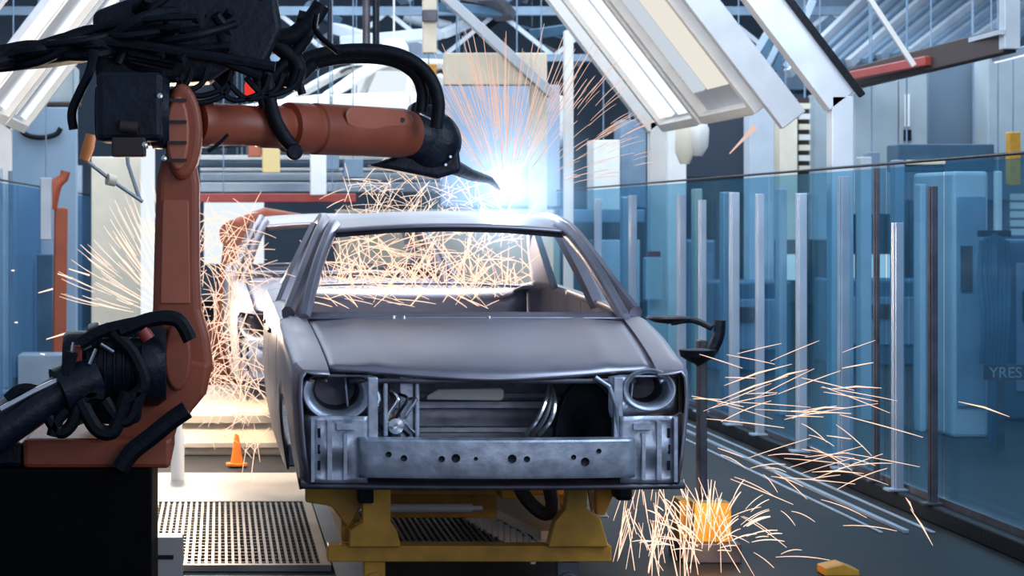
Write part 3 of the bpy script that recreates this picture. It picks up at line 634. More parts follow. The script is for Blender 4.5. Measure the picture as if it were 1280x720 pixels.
# far robots
def far_robot(x, y, s, label, lean):
    t = thing('welding_robot', label, 'robot', (x, y, 0))
    MB().lathe((x, y, 0.001), (0, 0, 1), [(0, .0001), (0, .26*s), (.3*s, .24*s), (.32*s, .17*s), (.5*s, .17*s), (.5*s, .0001)], 20).build('base', 'orange', t, smooth=True)
    MB().box((x-.13*s, y-.13*s, .45*s), (x+.13*s, y+.13*s, .75*s)).build('rotating_column', 'orange', t, bevel=.03)
    MB().bar((x, y, .6*s), (x+lean*.12*s, y, 1.62*s), .15*s, .17*s, (0, 1, 0)).build('lower_arm', 'orange', t, bevel=.03)
    MB().lathe((x+lean*.12*s, y-.13*s, 1.62*s), (0, 1, 0), [(0, .0001), (0, .13*s), (.26*s, .13*s), (.26*s, .0001)], 20).build('elbow', 'orange', t, smooth=True)
    MB().tube([(x+lean*.12*s, y, 1.66*s), (x+lean*.45*s, y+.1, 1.80*s), (x+lean*.95*s, y+.2, 1.74*s)], [.10*s, .09*s, .06*s], 12).build('forearm', 'orange', t, smooth=True)
    MB().tube([(x+lean*.95*s, y+.2, 1.74*s), (x+lean*1.05*s, y+.2, 1.45*s)], [.06*s, .03*s], 10).build('wrist', 'blackm', t, smooth=True)
    return t
far_robot(.0, 21.4, .98, 'dusky orange robot standing behind the near robot column, left of the second car', 1)
t = thing('welding_robot', 'slim red-brown robot behind the pale blue glass at the far left', 'robot', (P(74, 0, 22).x, 22, 0))
x = P(74, 0, 22).x
MB().lathe((x, 22, 0.001), (0, 0, 1), [(0, .0001), (0, .2), (.3, .18), (.3, .0001)], 18).build('base', 'orange', t, smooth=True)
MB().bar((x, 22, .28), (x+.02, 22, 1.85), .13, .14, (0, 1, 0)).build('lower_arm', 'orange', t, bevel=.02)
MB().tube([P(64, 262, 21.95), P(64, 240, 21.95), P(72, 228, 21.95), P(80, 222, 21.95), P(82, 214, 21.95)], [.06, .09, .06, .05, .05], 12).build('forearm', 'orange', t, smooth=True)

# ================================================================== BACKGROUND
def pbox(px0, py0, px1, py1, Y, dep, name, m, label, cat, group=None, bevel=.01, floor=False):
    a = P(px0, py1, Y); b = P(px1, py0, Y)
    o = MB().box((a.x, Y, 0.001 if floor else a.z), (b.x, Y+dep, b.z)).build(name, m, bevel=bevel)
    tag(o, label, cat, group)
    if not floor and cat not in ('window', 'strip', 'band'):
        xs = [lerp(a.x, b.x, .5)] if b.x-a.x < .5 else [lerp(a.x, b.x, .15), lerp(a.x, b.x, .85)]
        for x in xs: MB().tube([(x, Y+dep*.5, b.z-.005), (x, Y+dep*.5, 7.95)], .008, 6).build('hanger_rod', 'bluegrey', o)
    return o
# right: tall sheet-metal ducts and columns behind the glass
pbox(937, 118, 968, 500, 26, .3, 'steel_column', 'ltgrey', 'blue-grey steel column in front of the dark recess, right of the lamp panels', 'column', floor=True)
pbox(975, 124, 997, 300, 27, .3, 'air_duct', 'cream', 'narrow white duct with a louvred strip on its right', 'duct', 'ducts hanging behind the glass fence')
pbox(1018, 118, 1040, 300, 27.5, .3, 'air_duct', 'duct', 'pale duct directly left of the blue-grey portal post', 'duct', 'ducts hanging behind the glass fence')
pbox(1068, 100, 1123, 268, 24, .5, 'air_duct', 'duct', 'broad light grey duct just right of the blue-grey portal post', 'duct', 'ducts hanging behind the glass fence')
o = pbox(1124, 88, 1159, 182, 24, .4, 'air_duct', 'duct', 'grey duct with a small dark vent and white strip', 'duct', 'ducts hanging behind the glass fence')
a = P(1130, 176, 23.98); b = P(1139, 162, 23.98); MB().box((a.x, 23.97, a.z), (b.x, 24.0, b.z)).build('vent', 'black', o).matrix_parent_inverse = Matrix()
a = P(1131, 158, 23.98); b = P(1137, 118, 23.98); MB().box((a.x, 23.97, a.z), (b.x, 24.0, b.z)).build('strip', 'white', o)
pbox(1160, 74, 1234, 182, 24.6, .4, 'air_duct', mat('duct_slate_paint', (.13, .19, .26), .5), 'dark slate duct above the blue beam', 'duct', 'ducts hanging behind the glass fence')  # darker blue-grey than the other ducts
pbox(1235, 70, 1330, 192, 24, .5, 'air_duct', 'duct', 'light grey duct at the right edge with a lamp above', 'duct', 'ducts hanging behind the glass fence')
cb_ = pbox(1123, 180, 1243, 214, 22.5, .4, 'crane_beam', 'dblue', 'dark blue beam crossing under the grey ducts', 'beam')
bo = pbox(1134, 200, 1182, 206, 22.44, .06, 'pale_strip', 'cream', 'x', 'strip'); bo.parent = cb_
for k_ in ('label', 'category'): del bo[k_]
pbox(1086, 190, 1100, 260, 23.6, .2, 'cable_box', 'bluegrey', 'dark slate box on the broad light grey duct', 'box')
pbox(1262, 165, 1276, 232, 22, .12, 'yellow_post', 'yellow', 'short pale yellow post at the right edge', 'post')
pbox(1246, 214, 1253, 292, 22, .1, 'white_post', 'pillar', 'thin white post beside the yellow post', 'post')
t = thing('louvre_screen', 'white louvred screen behind the glass at the right edge', 'screen', P(1290, 290, 22.5))
for k in range(5):
    a = P(1264, 250+k*11, 22.5); b = P(1325, 242+k*11, 22.5); MB().box((a.x, 22.5, a.z), (b.x, 22.54, b.z)).build('slat', 'pillar', t)
for i, (x0, x1) in enumerate(((980, 998), (1050, 1068), (1078, 1115))):
    struct(pbox(x0, 318, x1, 350, 31, .1, 'window_%d' % (i+1), 'window', ('bright window seen through the glass left of the portal post', 'bright window seen just right of the blue-grey portal post', 'widest bright window seen through the glass')[i], 'window', 'bright windows beyond the fence', bevel=0))
# louvred strip between ducts
t = thing('ladder_rack', 'dark and white rungs between the two pale ducts', 'rack', P(1006, 200, 27.2))
for k in range(7):
    a = P(999, 136+k*13, 27.2); b = P(1013, 129+k*13, 27.2); MB().box((a.x, 27.2, a.z), (b.x, 27.25, b.z)).build('rung', 'pillar' if k % 2 else 'cream', t)
MB().tube([P(1006, 124, 27.42), (P(1006, 0, 27.42).x, 27.42, 7.95)], .012, 6).build('hanger_rod', 'bluegrey', t)
MB().box((P(999, 0, 27.3).x, 27.35, P(0, 240, 27.3).z), (P(1013, 0, 27.3).x, 27.4, P(0, 122, 27.3).z)).build('back_plate', 'darkbeam', t)
# machines behind glass
def machine(px0, px1, pytop, Y, m, label):
    a = P(px0, pytop, Y); b = P(px1, pytop, Y); W_ = b.x-a.x
    t = thing('machine_cabinet', label, 'machine', ((a.x+b.x)/2, Y, 0), 'machines behind the glass fence')
    MB().box((a.x, Y, .001), (b.x, Y+1.0, a.z)).build('housing', m, t, bevel=.03)
    MB().box((a.x+W_*.12, Y-.03, .25), (b.x-W_*.12, Y, a.z-.2)).build('door', 'bluegrey', t, bevel=.01)
    MB().box((a.x+W_*.2, Y-.05, a.z*.55), (a.x+W_*.5, Y-.03, a.z*.72)).build('display', 'darkbeam', t)
    return t
machine(895, 990, 352, 25, 'dblue', 'low dark blue machine behind the left end of the glass fence')
machine(1045, 1180, 350, 26, 'dblue', 'long dark blue machine behind the middle of the glass fence')
machine(1190, 1236, 214, 17.5, 'ltgrey', 'tall grey-blue cabinet behind the glass near the right edge')
machine(1258, 1350, 300, 19.0, 'dblue', 'dark blue machine cut by the right edge, behind the glass')
machine(860, 895, 300, 29, 'bluegrey', 'slate cabinet behind the fence, beside the lamp panel posts')
# hanging coat-like cloth and red cap
t = thing('robot_gripper', 'red and grey gripper parked behind the glass fence', 'gripper', P(1160, 300, 19))
MB().tube(spline([P(x, y, 19) for x, y in [(1150,250),(1158,242),(1170,238),(1184,236)]], 4), .035, 10).build('arm', 'red', t, smooth=True)
MB().lathe(P(1166, 290, 19), (0, 0, 1), [(0, .0001), (0, .03), (.1, .09), (.25, .10), (.30, .05), (.3, .0001)], 16).build('body', 'duct', t, smooth=True)
MB().box(P(1158, 388, 19), P(1176, 290, 19)+Vector((0, .1, 0))).build('column', 'bluegrey', t, bevel=.01)
MB().box((P(1158, 0, 19).x, 19, .001), (P(1176, 0, 19).x, 19.1, P(0, 388, 19).z)).build('stand', 'dblue', t, bevel=.01)
t = thing('cable_reel', 'dark bundle of hanging cables behind the glass at the right', 'cable bundle', P(1240, 400, 17))
for k in range(7):
    x0 = 1228+k*5; MB().tube(spline([P(x0, 292+abs(k-3)*3, 17), P(x0-3+k, 340, 17.05), P(x0+2, 400, 17), P(x0-1, 455, 17)], 5), .022, 8).build('cable', 'dblue', t, smooth=True)
MB().box(P(1226, 296, 17), P(1264, 288, 17)+Vector((0, .08, 0))).build('hanger', 'black', t)
MB().box((P(1240, 0, 17).x, 17.0, .001), (P(1247, 0, 17).x, 17.08, P(0, 290, 17).z)).build('pole', 'dblue', t)
# black mirror-like arms by the car's right fender
t = thing('clamp_stand', 'black clamp stand with two flat pads, right of the windshield pillar', 'stand', (P(880, 0, 13.2).x, 13.2, 0))
MB().lathe(P(835, 405, 13), (0, 0, 1), [(0, .0001), (.01, .08), (.035, .13), (.045, .12), (.045, .0001)], 20, 1.0).build('pad', 'blackm', t, smooth=True)
MB().lathe(P(872, 452, 13), (0, 0, 1), [(-.02, .0001), (.0, .05), (.03, .10), (.07, .11), (.08, .0001)], 20).build('pad', 'blackm', t, smooth=True)
MB().tube(spline([P(868, 452, 13.1), P(888, 440, 13.1), P(898, 420, 13.1), P(900, 400, 13.1)], 5), .035, 10).build('arm', 'blackm', t, smooth=True)
MB().tube(spline([P(840, 403, 13.1), P(865, 400, 13.15), P(890, 410, 13.1)], 5), .02, 8).build('arm', 'blackm', t, smooth=True)
MB().box((P(876, 0, 13.2).x-.02, 13.15, .001), (P(882, 0, 13.2).x, 13.25, P(0, 425, 13.2).z)).build('pole', 'darksteel', t, bevel=.008)
MB().box((P(860, 0, 13.2).x-.02, 13.05, .001), (P(898, 0, 13.2).x, 13.35, .03)).build('foot', 'darksteel', t, bevel=.008)
# ducting/clutter left of the fence run (behind car right)
pbox(835, 118, 858, 470, 26.5, .2, 'steel_post', 'pillar', 'pale post right of the pale portal frame', 'post', floor=True)
t = thing('extract_hood', 'rounded white extract hood hanging under the right lamp panels', 'hood', P(880, 180, 23))
MB().lathe(P(872, 195, 23), (0, 0, 1), [(0, .0001), (0, .05), (.10, .11), (.28, .12), (.33, .10), (.33, .0001)], 18).build('bowl', 'pillar', t, smooth=True)
MB().lathe(P(856, 205, 23), (0, 0, 1), [(0, .0001), (0, .05), (.12, .10), (.34, .10), (.40, .08), (.40, .0001)], 18).build('bowl', 'cream', t, smooth=True)
MB().tube([P(866, 178, 23), (P(866, 118, 23).x, 23, 7.9)], .025, 8).build('hanger', 'blackm', t, smooth=True)
pbox(852, 132, 940, 222, 27.5, .3, 'recess_panel', mat('recess_navy', (.018, .03, .055), .6), 'dark navy panel below the warm lamp panel', 'panel')
t = thing('spark_guard', 'pale small cabinet with a red lamp at the post foot', 'cabinet', P(820, 350, 21.8))
MB().box(P(807, 375, 21.7), P(828, 322, 21.7)+Vector((0, .15, 0))).build('housing', 'white', t, bevel=.01)
MB().box(P(810, 321, 21.7), P(826, 314, 21.7)+Vector((0, .1, 0))).build('lamp', 'red', t, bevel=.006)
pbox(706, 38, 717, 300, 24.5, .12, 'steel_post', 'pillar', 'thin pale post right of the welding arc', 'post', floor=True)
pbox(742, 175, 775, 262, 28, .5, 'control_cabinet', 'white', 'bright white cabinet right of the welding glow', 'cabinet')
pbox(776, 150, 808, 260, 28.5, .5, 'control_cabinet', 'bluegrey', 'slate cabinet left of the pale portal post', 'cabinet')
pbox(700, 262, 806, 278, 27, .4, 'cable_tray', 'bluegrey', 'grey tray crossing behind the welding glow', 'tray')
pbox(745, 300, 800, 420, 27, .5, 'machine_cabinet', 'ltgrey', 'pale blue machine behind the windshield pillar', 'machine', floor=True)
# centre: beams and rails behind
pbox(556, 66, 664, 106, 22.5, .2, 'crane_beam', 'cream', 'broad cream beam in front of the roof, left of the sparks', 'beam')
pbox(664, 66, 684, 330, 22.5, .2, 'steel_column', 'cream', 'cream column carrying the broad cream beam', 'column', floor=True)
yp = pbox(529, -40, 546, 66, 22.3, .12, 'yellow_post', 'cream', 'cream yellow post with a dark band above the hoses', 'post')
bo = pbox(528, 12, 547, 27, 22.23, .06, 'band', 'darksteel', 'x', 'band'); bo.parent = yp
for k_ in ('label', 'category'): del bo[k_]
pbox(527, 80, 546, 145, 22.8, .12, 'yellow_post', 'yellow', 'yellow post seen through the hose arch', 'post')
tag(MB().bar(P(552, -8, 22.4), P(690, 118, 22.4), .14, .10).build('diagonal_brace', 'ltgrey', bevel=.01), 'grey diagonal brace running down to the cream beam', 'brace')
cl = (('bluegrey', .9), ('dblue', 1), ('darksteel', 1), ('ltgrey', 1), ('alu', 1))
rng = random.Random(11)
words = ['dark blue', 'slate', 'dull steel', 'pale grey', 'silver']
for k in range(26):
    px = 360+rng.random()*320; py = -30+rng.random()*90; Y = 30+rng.random()*6; c = rng.randrange(5)
    a = P(px, py, Y); wd = rng.uniform(.3, 1.3); ht = rng.uniform(.06, .28)
    mb = MB()
    if k % 3 == 0: mb.tube([a, a+Vector((wd, 0, rng.uniform(-.3, .3)))], ht*.4, 12)
    else: mb.bar(a, a+Vector((wd, rng.uniform(-.5, .5), rng.uniform(-.35, .35))), .3, ht)
    o = mb.build('overhead_duct' if k % 3 == 0 else 'overhead_beam', ('dblue', 'bluegrey', 'darksteel', 'ltgrey', 'alu')[c], bevel=0 if k % 3 == 0 else .01, smooth=k % 3 == 0)
    if k % 3 == 0:
        for t_ in (.2, .8): q = a+Vector((wd*t_, 0, 0)); MB().tube([q, (q.x, q.y, 7.95)], .008, 6).build('hanger_rod', 'bluegrey', o)
    tag(o, 'duct or beam in the blurred steelwork above the white body', 'duct' if k % 3 == 0 else 'beam', 'blurred overhead steelwork')
for k, (x, wd, y0, y1, m) in enumerate(((412, 6, 38, 60, 'blackm'), (458, 10, -30, 60, 'darksteel'), (470, 9, -30, 62, 'blackm'), (391, 5, -30, 30, 'darksteel'))):
    a = P(x, -730, 21); b = P(x, y1, 21)
    tag(MB().tube([a, b], wd*21/F/2, 12).build('hanging_pipe', m, smooth=True), ('short black pipe stub above the hose arch', 'dark grey pipe hanging over the hose arch, left of the pair', 'black pipe hanging over the hose arch, right of the pair', 'thin dark pipe in front of the far steelwork')[k], 'pipe')
tag(MB().lathe(P(492, 66, 24), (0, -1, 0), [(0, .0001), (0, .16), (.12, .16), (.15, .12), (.15, .0001)], 28).tube([P(492, 50, 24)-Vector((0, .05, 0)), (P(492, 50, 24).x, 23.95, 7.9)], .012, 6).build('round_lamp', 'pillar', smooth=True), 'pale round lamp housing above the hose arch', 'lamp')
# rail stack behind robot
for k, (y0, y1, x0, x1, m, Y, lab) in enumerate((
    (194, 200, 250, 600, 'white', 32, 'top white rail of the stack behind the robot forearm'),
    (202, 208, 250, 560, 'bluegrey', 32.2, 'slate rail under the top white rail'),
    (210, 214, 250, 600, 'white', 32.5, 'second white rail behind the robot forearm'),
    (216, 226, 250, 600, 'ltgrey', 32.8, 'wide pale blue rail behind the robot forearm'),
    (228, 240, 250, 640, 'alu', 33.2, 'broad silver rail above the red pipe'),
    (242, 253, 250, 445, 'red', 27, 'dark red pipe right above the roof of the second car'))):
    pbox(x0, y0, x1, y1, Y, .15, 'conveyor_rail', m, lab, 'rail')
pbox(388, 184, 408, 244, 26.5, .15, 'steel_post', 'white', 'short white post under the robot forearm', 'post')
pbox(328, 172, 350, 216, 26, .15, 'yellow_bracket', mat('pale_yellow', (.80, .60, .28), .5), 'pale yellow bracket hanging under the robot forearm', 'bracket')
pbox(310, 172, 327, 196, 26.4, .15, 'orange_bracket', 'orange2', 'small orange bracket beside the pale yellow one', 'bracket')
pbox(402, 188, 424, 212, 28, .2, 'junction_box', 'bluegrey', 'grey junction box under the forearm, beside the white post', 'box')
pbox(430, 198, 454, 222, 28, .2, 'junction_box', 'bluegrey', 'second grey junction box under the forearm, right one', 'box')
pbox(426, 186, 466, 200, 31.7, .2, 'cover_sheet', 'white', 'white sheet metal cover under the robot forearm', 'cover')
# left background
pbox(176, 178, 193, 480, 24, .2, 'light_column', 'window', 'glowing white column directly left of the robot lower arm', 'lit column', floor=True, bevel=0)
pbox(114, 196, 176, 470, 25, .3, 'partition_panel', 'cream', 'beige partition panel left of the glowing column', 'panel', floor=True)
pbox(0, 84, 96, 128, 22.6, .4, 'air_duct', 'duct', 'wide grey duct above the pale blue glass at the left', 'duct', 'ducts hanging behind the glass fence')
o = pbox(38, 128, 100, 133, 22.3, .2, 'cable_tray', 'darkbeam', 'thin dark tray under the wide grey duct at the left', 'tray')
pbox(-60, 134, 95, 330, 24, .3, 'partition_panel', mat('powder_blue_panel', (.24, .36, .50), .5), 'big powder blue panel behind the left glass', 'panel', floor=True)
pbox(46, 318, 66, 440, 23, .2, 'tool_locker', 'dblue', 'dark navy locker behind the slim red-brown robot', 'locker', floor=True)
pbox(50, 222, 64, 300, 21.5, .1, 'white_tool', 'alu', 'silver bar hanging left of the slim red-brown robot', 'bar')
pbox(22, 444, 90, 520, 21, .5, 'tool_chest', 'bluegrey', 'low grey-blue chest at the far left behind the hoses', 'chest', floor=True)
struct(pbox(255, 252, 330, 330, 32, .1, 'window_4', 'window', 'very bright window between the near robot column and the second car', 'window', 'bright windows beyond the fence', bevel=0))
pbox(420, 262, 700, 420, 34, .3, 'partition_panel', 'cream', 'panel seen through the open car windows, its pale tone standing in for haze', 'panel', floor=True)  # cream tone imitates the pale haze behind the car
pbox(553, 106, 700, 258, 27.2, .2, 'partition_panel', mat('lilac_blue_panel', (.30, .38, .52), .5), 'lilac-blue panel behind the fan of sparks', 'panel')
struct(pbox(440, 78, 524, 126, 33.4, .1, 'window_5', 'window', 'added glowing panel that brightens the side windows of the white overhead body', 'window', 'bright windows beyond the fence', bevel=0))  # added emitter behind the body so its side windows look bright
# roof steelwork at upper right
t = thing('pipe_rack', 'dark overhead rack with a red pipe at the upper right', 'pipe rack', P(1150, 80, 21))
MB().bar(P(1045, 104, 24), P(1262, 50, 19), .12, .22).build('tray', 'darkbeam', t, bevel=.01)
MB().bar(P(1046, 99, 23.3), P(1162, 76, 20.8), .10, .09).build('red_pipe', 'red', t, bevel=.01)
MB().bar(P(1140, 70, 21.9), P(1252, 40, 18.9), .05, .04).build('flange', 'ltgrey', t)
MB().bar(P(1262, 62, 19), P(1262, -40, 19), .14, .14, (0, 1, 0)).build('hanger', 'ltgrey', t, bevel=.01)
tag(MB().bar(P(1084, -6, 18), P(1142, 82, 18), .04, .04).build('tie_rod', 'pillar'), 'thin pale tie rod slanting down to the red pipe', 'rod')
t = thing('high_bay_lamp', 'small bright lamp in the top right corner', 'lamp', P(1262, 66, 20))
MB().bar(P(1244, 72, 20), P(1290, 60, 20), .2, .07).build('housing', 'alu', t); MB().bar(P(1246, 75, 19.99), P(1290, 64, 19.99), .16, .05).build('lens', 'lamp', t)
G = 'slanted roof louvres at the upper right'
for k in range(16):
    x0 = 985+k*19; yb = 92-(k*3.2); m = ('ltgrey', 'bluegrey', 'alu', 'bluegrey')[k % 4]; Y = 30
    a = P(x0, yb, Y); b = P(x0+95+k*3, yb-92, Y+1)
    tag(MB().bar(a, b, .10, .075 if k % 2 else .12).build('roof_louvre', m), 'slanted blue-grey louvre blade under the roof at the upper right', 'louvre', G)
tag(MB().box(P(960, 112, 33), P(1330, -60, 33)+Vector((0, .1, 0))).build('roof_panel_screen', 'bluegrey'), 'blue-grey screen wall behind the slanted louvres', 'screen')
pbox(950, 118, 1340, 250, 33.5, .1, 'partition_panel', mat('steel_blue_panel', (.20, .28, .38), .5), 'steel-blue wall panel behind the grey ducts', 'panel')
for k in range(5):
    a = P(925+k*14, 100-k*4, 29); b = P(960+k*14, 40-k*10, 29)
    tag(MB().bar(a, b, .10, .08).build('roof_strut', ('alu', 'dblue')[k % 2]), 'short strut between the lamp panel and the blue-grey portal beam', 'strut', 'struts between the portal beams')
# roof lights
for k in range(5):
    tag(MB().box((-4+3.4*k, 30, 7.62), (-3.2+3.4*k, 42, 7.78)).build('roof_light', 'sky'), 'long strip light under the hall roof', 'strip light', 'strip lights under the roof')
t = thing('roof_truss', 'blue-grey lattice truss spanning the hall behind the lamp panels', 'truss', (2, 31, 3.6))
MB().box((-7, 31, 4.6), (11.9, 31.12, 4.72)).build('top_chord', 'bluegrey', t); MB().box((-7, 31, 3.95), (11.9, 31.12, 4.05)).build('bottom_chord', 'bluegrey', t)
for k in range(24): MB().bar((-7+k*.78, 31.06, 4.02 if k % 2 else 4.65), (-7+(k+1)*.78, 31.06, 4.65 if k % 2 else 4.02), .06, .06, (0, 1, 0)).build('web_bar', 'ltgrey', t)

for i, (x0, x1, yt, Y, m) in enumerate(((904, 918, 240, 20, 'alu'), (974, 984, 236, 19.5, 'ltgrey'), (1076, 1090, 196, 19, 'ltgrey'), (1119, 1131, 200, 18.5, 'bluegrey'), (1150, 1158, 230, 18, 'ltgrey'), (868, 878, 236, 21, 'cream'), (778, 786, 246, 24, 'alu'))):
    pbox(x0, yt, x1, 500, Y, .15, 'machine_post', m, ('silver post behind the glass, below the navy panel', 'narrow pale post behind the glass under the narrow white duct', 'wide pale post behind the glass beside the blue-grey portal post', 'slate post behind the glass under the broad grey duct', 'narrow pale post behind the glass beside the red gripper', 'cream post between the two white hood bowls and the floor', 'silver post directly behind the windshield pillar of the front car')[i], 'post', floor=True)
t = thing('sign_plate', 'dark sign plate with pale letters low behind the glass at the right edge', 'sign', P(1258, 465, 16.6))
a = P(1231, 475, 16.6); c = P(1300, 456, 16.6); MB().box((a.x, 16.6, a.z), (c.x, 16.63, c.z)).build('plate', 'darksteel', t)
td = bpy.data.curves.new('lettering', 'FONT'); td.body = 'YRES'; td.size = .115; td.extrude = .002; td.materials.append(M['alu'])
to = bpy.data.objects.new('lettering', td); COL.objects.link(to); to.parent = t; to.matrix_parent_inverse = Matrix.Translation(-t.location); to.location = (a.x+.03, 16.595, a.z+.018); to.rotation_euler = (PI/2, 0, 0)
bpy.context.view_layer.update(); tm = bpy.data.meshes.new_from_object(to); tn = bpy.data.objects.new('lettering', tm); COL.objects.link(tn); tn.parent = t; tn.matrix_parent_inverse = to.matrix_parent_inverse; tn.location = to.location; tn.rotation_euler = to.rotation_euler; bpy.data.objects.remove(to)
MB().box((a.x+.1, 16.6, .001), (a.x+.15, 16.64, a.z)).build('leg', 'darksteel', t)
# ================================================================== SMOKE ROUND THE ARC, ITS GLOW ADDED AS EMISSION
def smoke(name, c, r, dens, col, label, emi=0, ecol=(1, 1, 1), power=2.0):
    mb = MB(); n = 24
    mb.lathe((c[0], c[1], c[2]-r[2]), (0, 0, 1), [(r[2]*(1-math.cos(PI*k/14)), max(.0001, r[0]*math.sin(PI*k/14))) for k in range(15)], n)
    o = mb.build(name, 'white'); 
    m = bpy.data.materials.new(name); m.use_nodes = True; nt = m.node_tree; nt.nodes.clear()
    tc = nt.nodes.new('ShaderNodeTexCoord'); mp = nt.nodes.new('ShaderNodeVectorMath'); mp.operation = 'SUBTRACT'; mp.inputs[1].default_value = c
    nt.links.new(tc.outputs['Object'], mp.inputs[0])
    ln = nt.nodes.new('ShaderNodeVectorMath'); ln.operation = 'LENGTH'; nt.links.new(mp.outputs[0], ln.inputs[0])
    mr = nt.nodes.new('ShaderNodeMapRange'); mr.inputs[1].default_value = 0; mr.inputs[2].default_value = r[0]; mr.inputs[3].default_value = 1; mr.inputs[4].default_value = 0
    nt.links.new(ln.outputs['Value'], mr.inputs[0])
    pw = nt.nodes.new('ShaderNodeMath'); pw.operation = 'POWER'; pw.inputs[1].default_value = power; nt.links.new(mr.outputs[0], pw.inputs[0])
    ns = nt.nodes.new('ShaderNodeTexNoise'); ns.inputs['Scale'].default_value = 4; nt.links.new(tc.outputs['Object'], ns.inputs['Vector'])
    m1 = nt.nodes.new('ShaderNodeMath'); m1.operation = 'MULTIPLY'; nt.links.new(pw.outputs[0], m1.inputs[0]); nt.links.new(ns.outputs[0], m1.inputs[1])
    m2 = nt.nodes.new('ShaderNodeMath'); m2.operation = 'MULTIPLY'; m2.inputs[1].default_value = dens; nt.links.new(m1.outputs[0], m2.inputs[0])
    v = nt.nodes.new('ShaderNodeVolumePrincipled'); v.inputs['Color'].default_value = (*col, 1); nt.links.new(m2.outputs[0], v.inputs['Density'])
    if emi:
        m3 = nt.nodes.new('ShaderNodeMath'); m3.operation = 'MULTIPLY'; m3.inputs[1].default_value = emi; nt.links.new(m1.outputs[0], m3.inputs[0])
        nt.links.new(m3.outputs[0], v.inputs['Emission Strength']); v.inputs['Emission Color'].default_value = (*ecol, 1)
    out = nt.nodes.new('ShaderNodeOutputMaterial'); nt.links.new(v.outputs[0], out.inputs['Volume'])
    o.data.materials.clear(); o.data.materials.append(m)
    tag(o, label, 'smoke', kind='stuff'); return o
AC = P(634, 238, 12.05)
smoke('weld_glow_smoke', tuple(AC), (.62, .62, .62), .7, (.85, .93, 1), 'fume around the welding arc, its blue-white halo put in as emission', 6.5, (.30, .62, 1), 2.3)  # emission imitates the halo of the arc, density is the fume
tag(MB().lathe(AC+Vector((0, 0, -.03)), (0, 0, 1), [(0, .0001), (.01, .02), (.03, .03), (.05, .02), (.06, .0001)], 12).build('weld_arc', 'arc', smooth=True), 'white-hot welding arc point above the car roof', 'welding arc')
# ================================================================== SPARKS
def streak(mb, p, v, n, dt, r, g=2.6, drag=.0):
    pts = [Vector(p)]; v = Vector(v)
    for k in range(n):
        pts.append(pts[-1]+v*dt); v = v+Vector((0, 0, -g*dt)); v *= (1-drag)
    mb.tube(pts, [r*(.35+.65*math.sin(PI*(k+.6)/(n+1.2))) for k in range(n+1)], 3, cap=False)
def shower(name, label, m, fn, N, seed):
    rng = random.Random(seed); mb = MB()
    for k in range(N): fn(mb, rng)
    return tag(mb.build(name, m), label, 'sparks', kind='stuff')
def fan(x0, x1, y0, y1, Y, Lmin, Lmax, a0, a1, r=.003, spread=.6, g=1.5):
    # streaks starting in a px box at depth Y, heading between angles a0..a1 (degrees, 90 = up)
    def f(mb, rng):
        Yd = Y+rng.uniform(-spread, spread); p = P(rng.uniform(x0, x1), rng.uniform(y0, y1), Yd); a = math.radians(rng.uniform(a0, a1)); L = rng.uniform(Lmin, Lmax)
        v = Vector((math.cos(a), rng.uniform(-.3, .3), math.sin(a)))*L; streak(mb, p, v, 5, .2, r*rng.uniform(.6, 1.2), g*L)
    return f
def radial(cx, cy, Y, r0, r1, a0, a1, Lmin, Lmax, r=.003, spread=.4, g=.5):
    def f(mb, rng):
        a = math.radians(rng.uniform(a0, a1)); Yd = Y+rng.uniform(-spread, spread); c = P(cx, cy, Yd); q = rng.random()**.8; rad = lerp(r0, r1, q)
        dv = Vector((math.cos(a), rng.uniform(-.2, .2), math.sin(a))); L = rng.uniform(Lmin, Lmax)
        streak(mb, c+dv*rad, dv*L, 5, .2, r*rng.uniform(.6, 1.2), g*L)
    return f
shower('spark_fan', 'tall fan of orange sparks rising above the welding glow', 'sparkr', radial(632, 255, 12.1, .12, .62, 52, 128, .12, .48, .0028, .3, .12), 150, 1)
shower('spark_fan', 'pale flying sparks spreading right of the welding glow', 'sparkr', radial(640, 250, 12.1, .25, .75, 15, 58, .08, .30, .0026, .3, .3), 50, 2)
shower('spark_cloud', 'tangle of sparks seen through the open windshield and rear window', 'spark', fan(395, 655, 288, 372, 14.7, .10, .42, 0, 360, .0044, .4, .35), 240, 3)
shower('spark_cloud', 'loose sparks above the rear shelf inside the front car body', 'spark', fan(405, 640, 340, 386, 12.2, .08, .26, 10, 170, .0034, .5, .2), 110, 33)
shower('spark_cloud', 'white sparks skimming the far edge of the car roof', 'sparkw', fan(430, 610, 224, 262, 13.7, .08, .26, 0, 360, .0026, .3, .3), 110, 4)
shower('spark_burst', 'white-gold sparks fanning left from behind the robot lower arm', 'sparkw', radial(226, 400, 14.6, .15, .62, 100, 172, .10, .36, .0034, .3, -.2), 90, 5)
shower('spark_burst', 'dense golden sparks boiling between the robot arm and the second car', 'spark', fan(252, 318, 265, 500, 14.7, .08, .30, 0, 360, .0036, .35, .4), 260, 6)
shower('spark_burst', 'sparks dripping onto the pale floor plate beside the car', 'spark', fan(262, 345, 430, 560, 14.2, .06, .24, 200, 340, .0030, .3, .3), 45, 7)
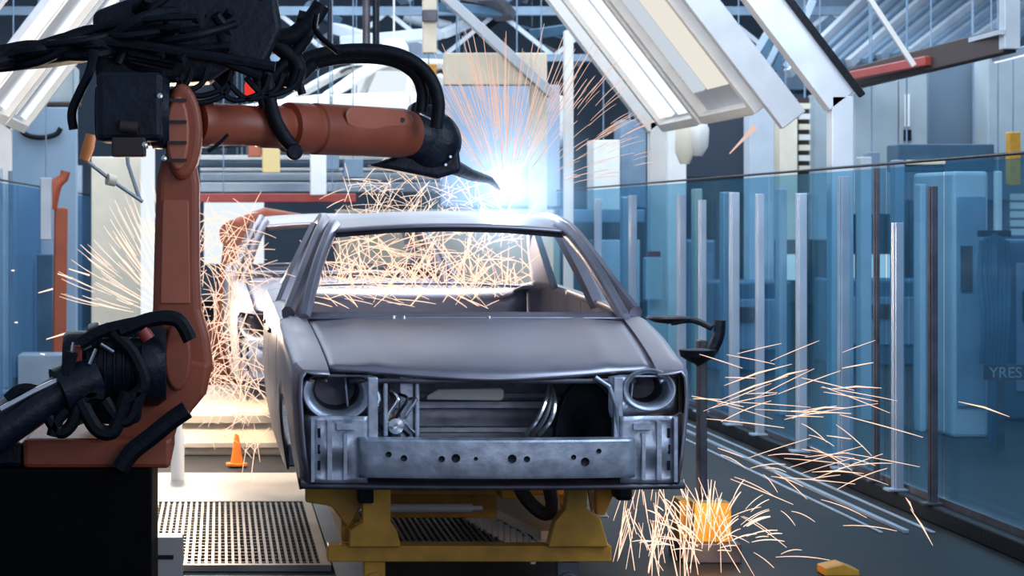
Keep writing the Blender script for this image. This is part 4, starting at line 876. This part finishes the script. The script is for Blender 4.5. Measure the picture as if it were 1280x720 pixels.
shower('spark_spray', 'long flat sparks flying right from the car towards the glass fence', 'spark', fan(862, 1060, 440, 600, 10.8, .12, .42, -24, 28, .0028, .7, .06), 40, 8)
shower('spark_spray', 'sparks falling from the right corner of the car to the floor', 'spark', fan(775, 900, 595, 670, 10.6, .10, .36, 250, 305, .0030, .4, .1), 75, 9)
shower('spark_heap', 'sparks bouncing up from the dark floor around the orange stop block', 'sparkw', radial(885, 690, 10.8, .02, .30, 10, 170, .05, .18, .0036, .3, .5), 60, 10)
def skit(mb, rng):
    p = P(rng.uniform(900, 1060), rng.uniform(520, 700), 10.6+rng.uniform(-.3, .5)); a = math.radians(rng.uniform(-40, 30)); streak(mb, p, Vector((math.cos(a), 0, math.sin(a)))*rng.uniform(.08, .28), 5, .2, .0026, .08)
shower('spark_spray', 'scattered sparks skidding low across the dark floor at the right', 'spark', skit, 30, 12)
lone = MB()
for a, b in (((1198,502),(1262,521)), ((1138,636),(1166,682)), ((1132,622),(1142,640)), ((1040,486),(1102,485)), ((1015,590),(1080,592)), ((905,482),(990,455)), ((900,500),(985,470)), ((960,478),(1010,462)), ((1004,513),(1060,510))):
    lone.tube([P(*a, 11.0), (P(*a, 11.0)+P(*b, 11.1))/2+Vector((0, 0, .01)), P(*b, 11.1)], [.001, .0046, .001], 5)
tag(lone.build('spark_stray', 'spark'), 'single long stray sparks crossing in front of the glass fence', 'sparks', kind='stuff')
for a, b, lab in (((912,192),(944,158), 'glowing ember streak below the corner of the warm lamp panel'),):
    tag(MB().tube([P(*a, 15), P(*b, 15)], [.004, .018], 6).build('ember', 'sparkr'), lab, 'ember')
lf = MB()
for a, b in (((72,342),(90,348)), ((86,336),(112,344)), ((48,366),(66,361)), ((58,424),(84,416)), ((14,338),(18,338)), ((18,403),(22,403)), ((50,442),(56,443))):
    lf.tube([P(*a, 13), P(*b, 13)], [.003, .006], 5)
tag(lf.build('spark_stray', 'sparkw'), 'few small stray sparks in front of the left glass panels', 'sparks', kind='stuff')
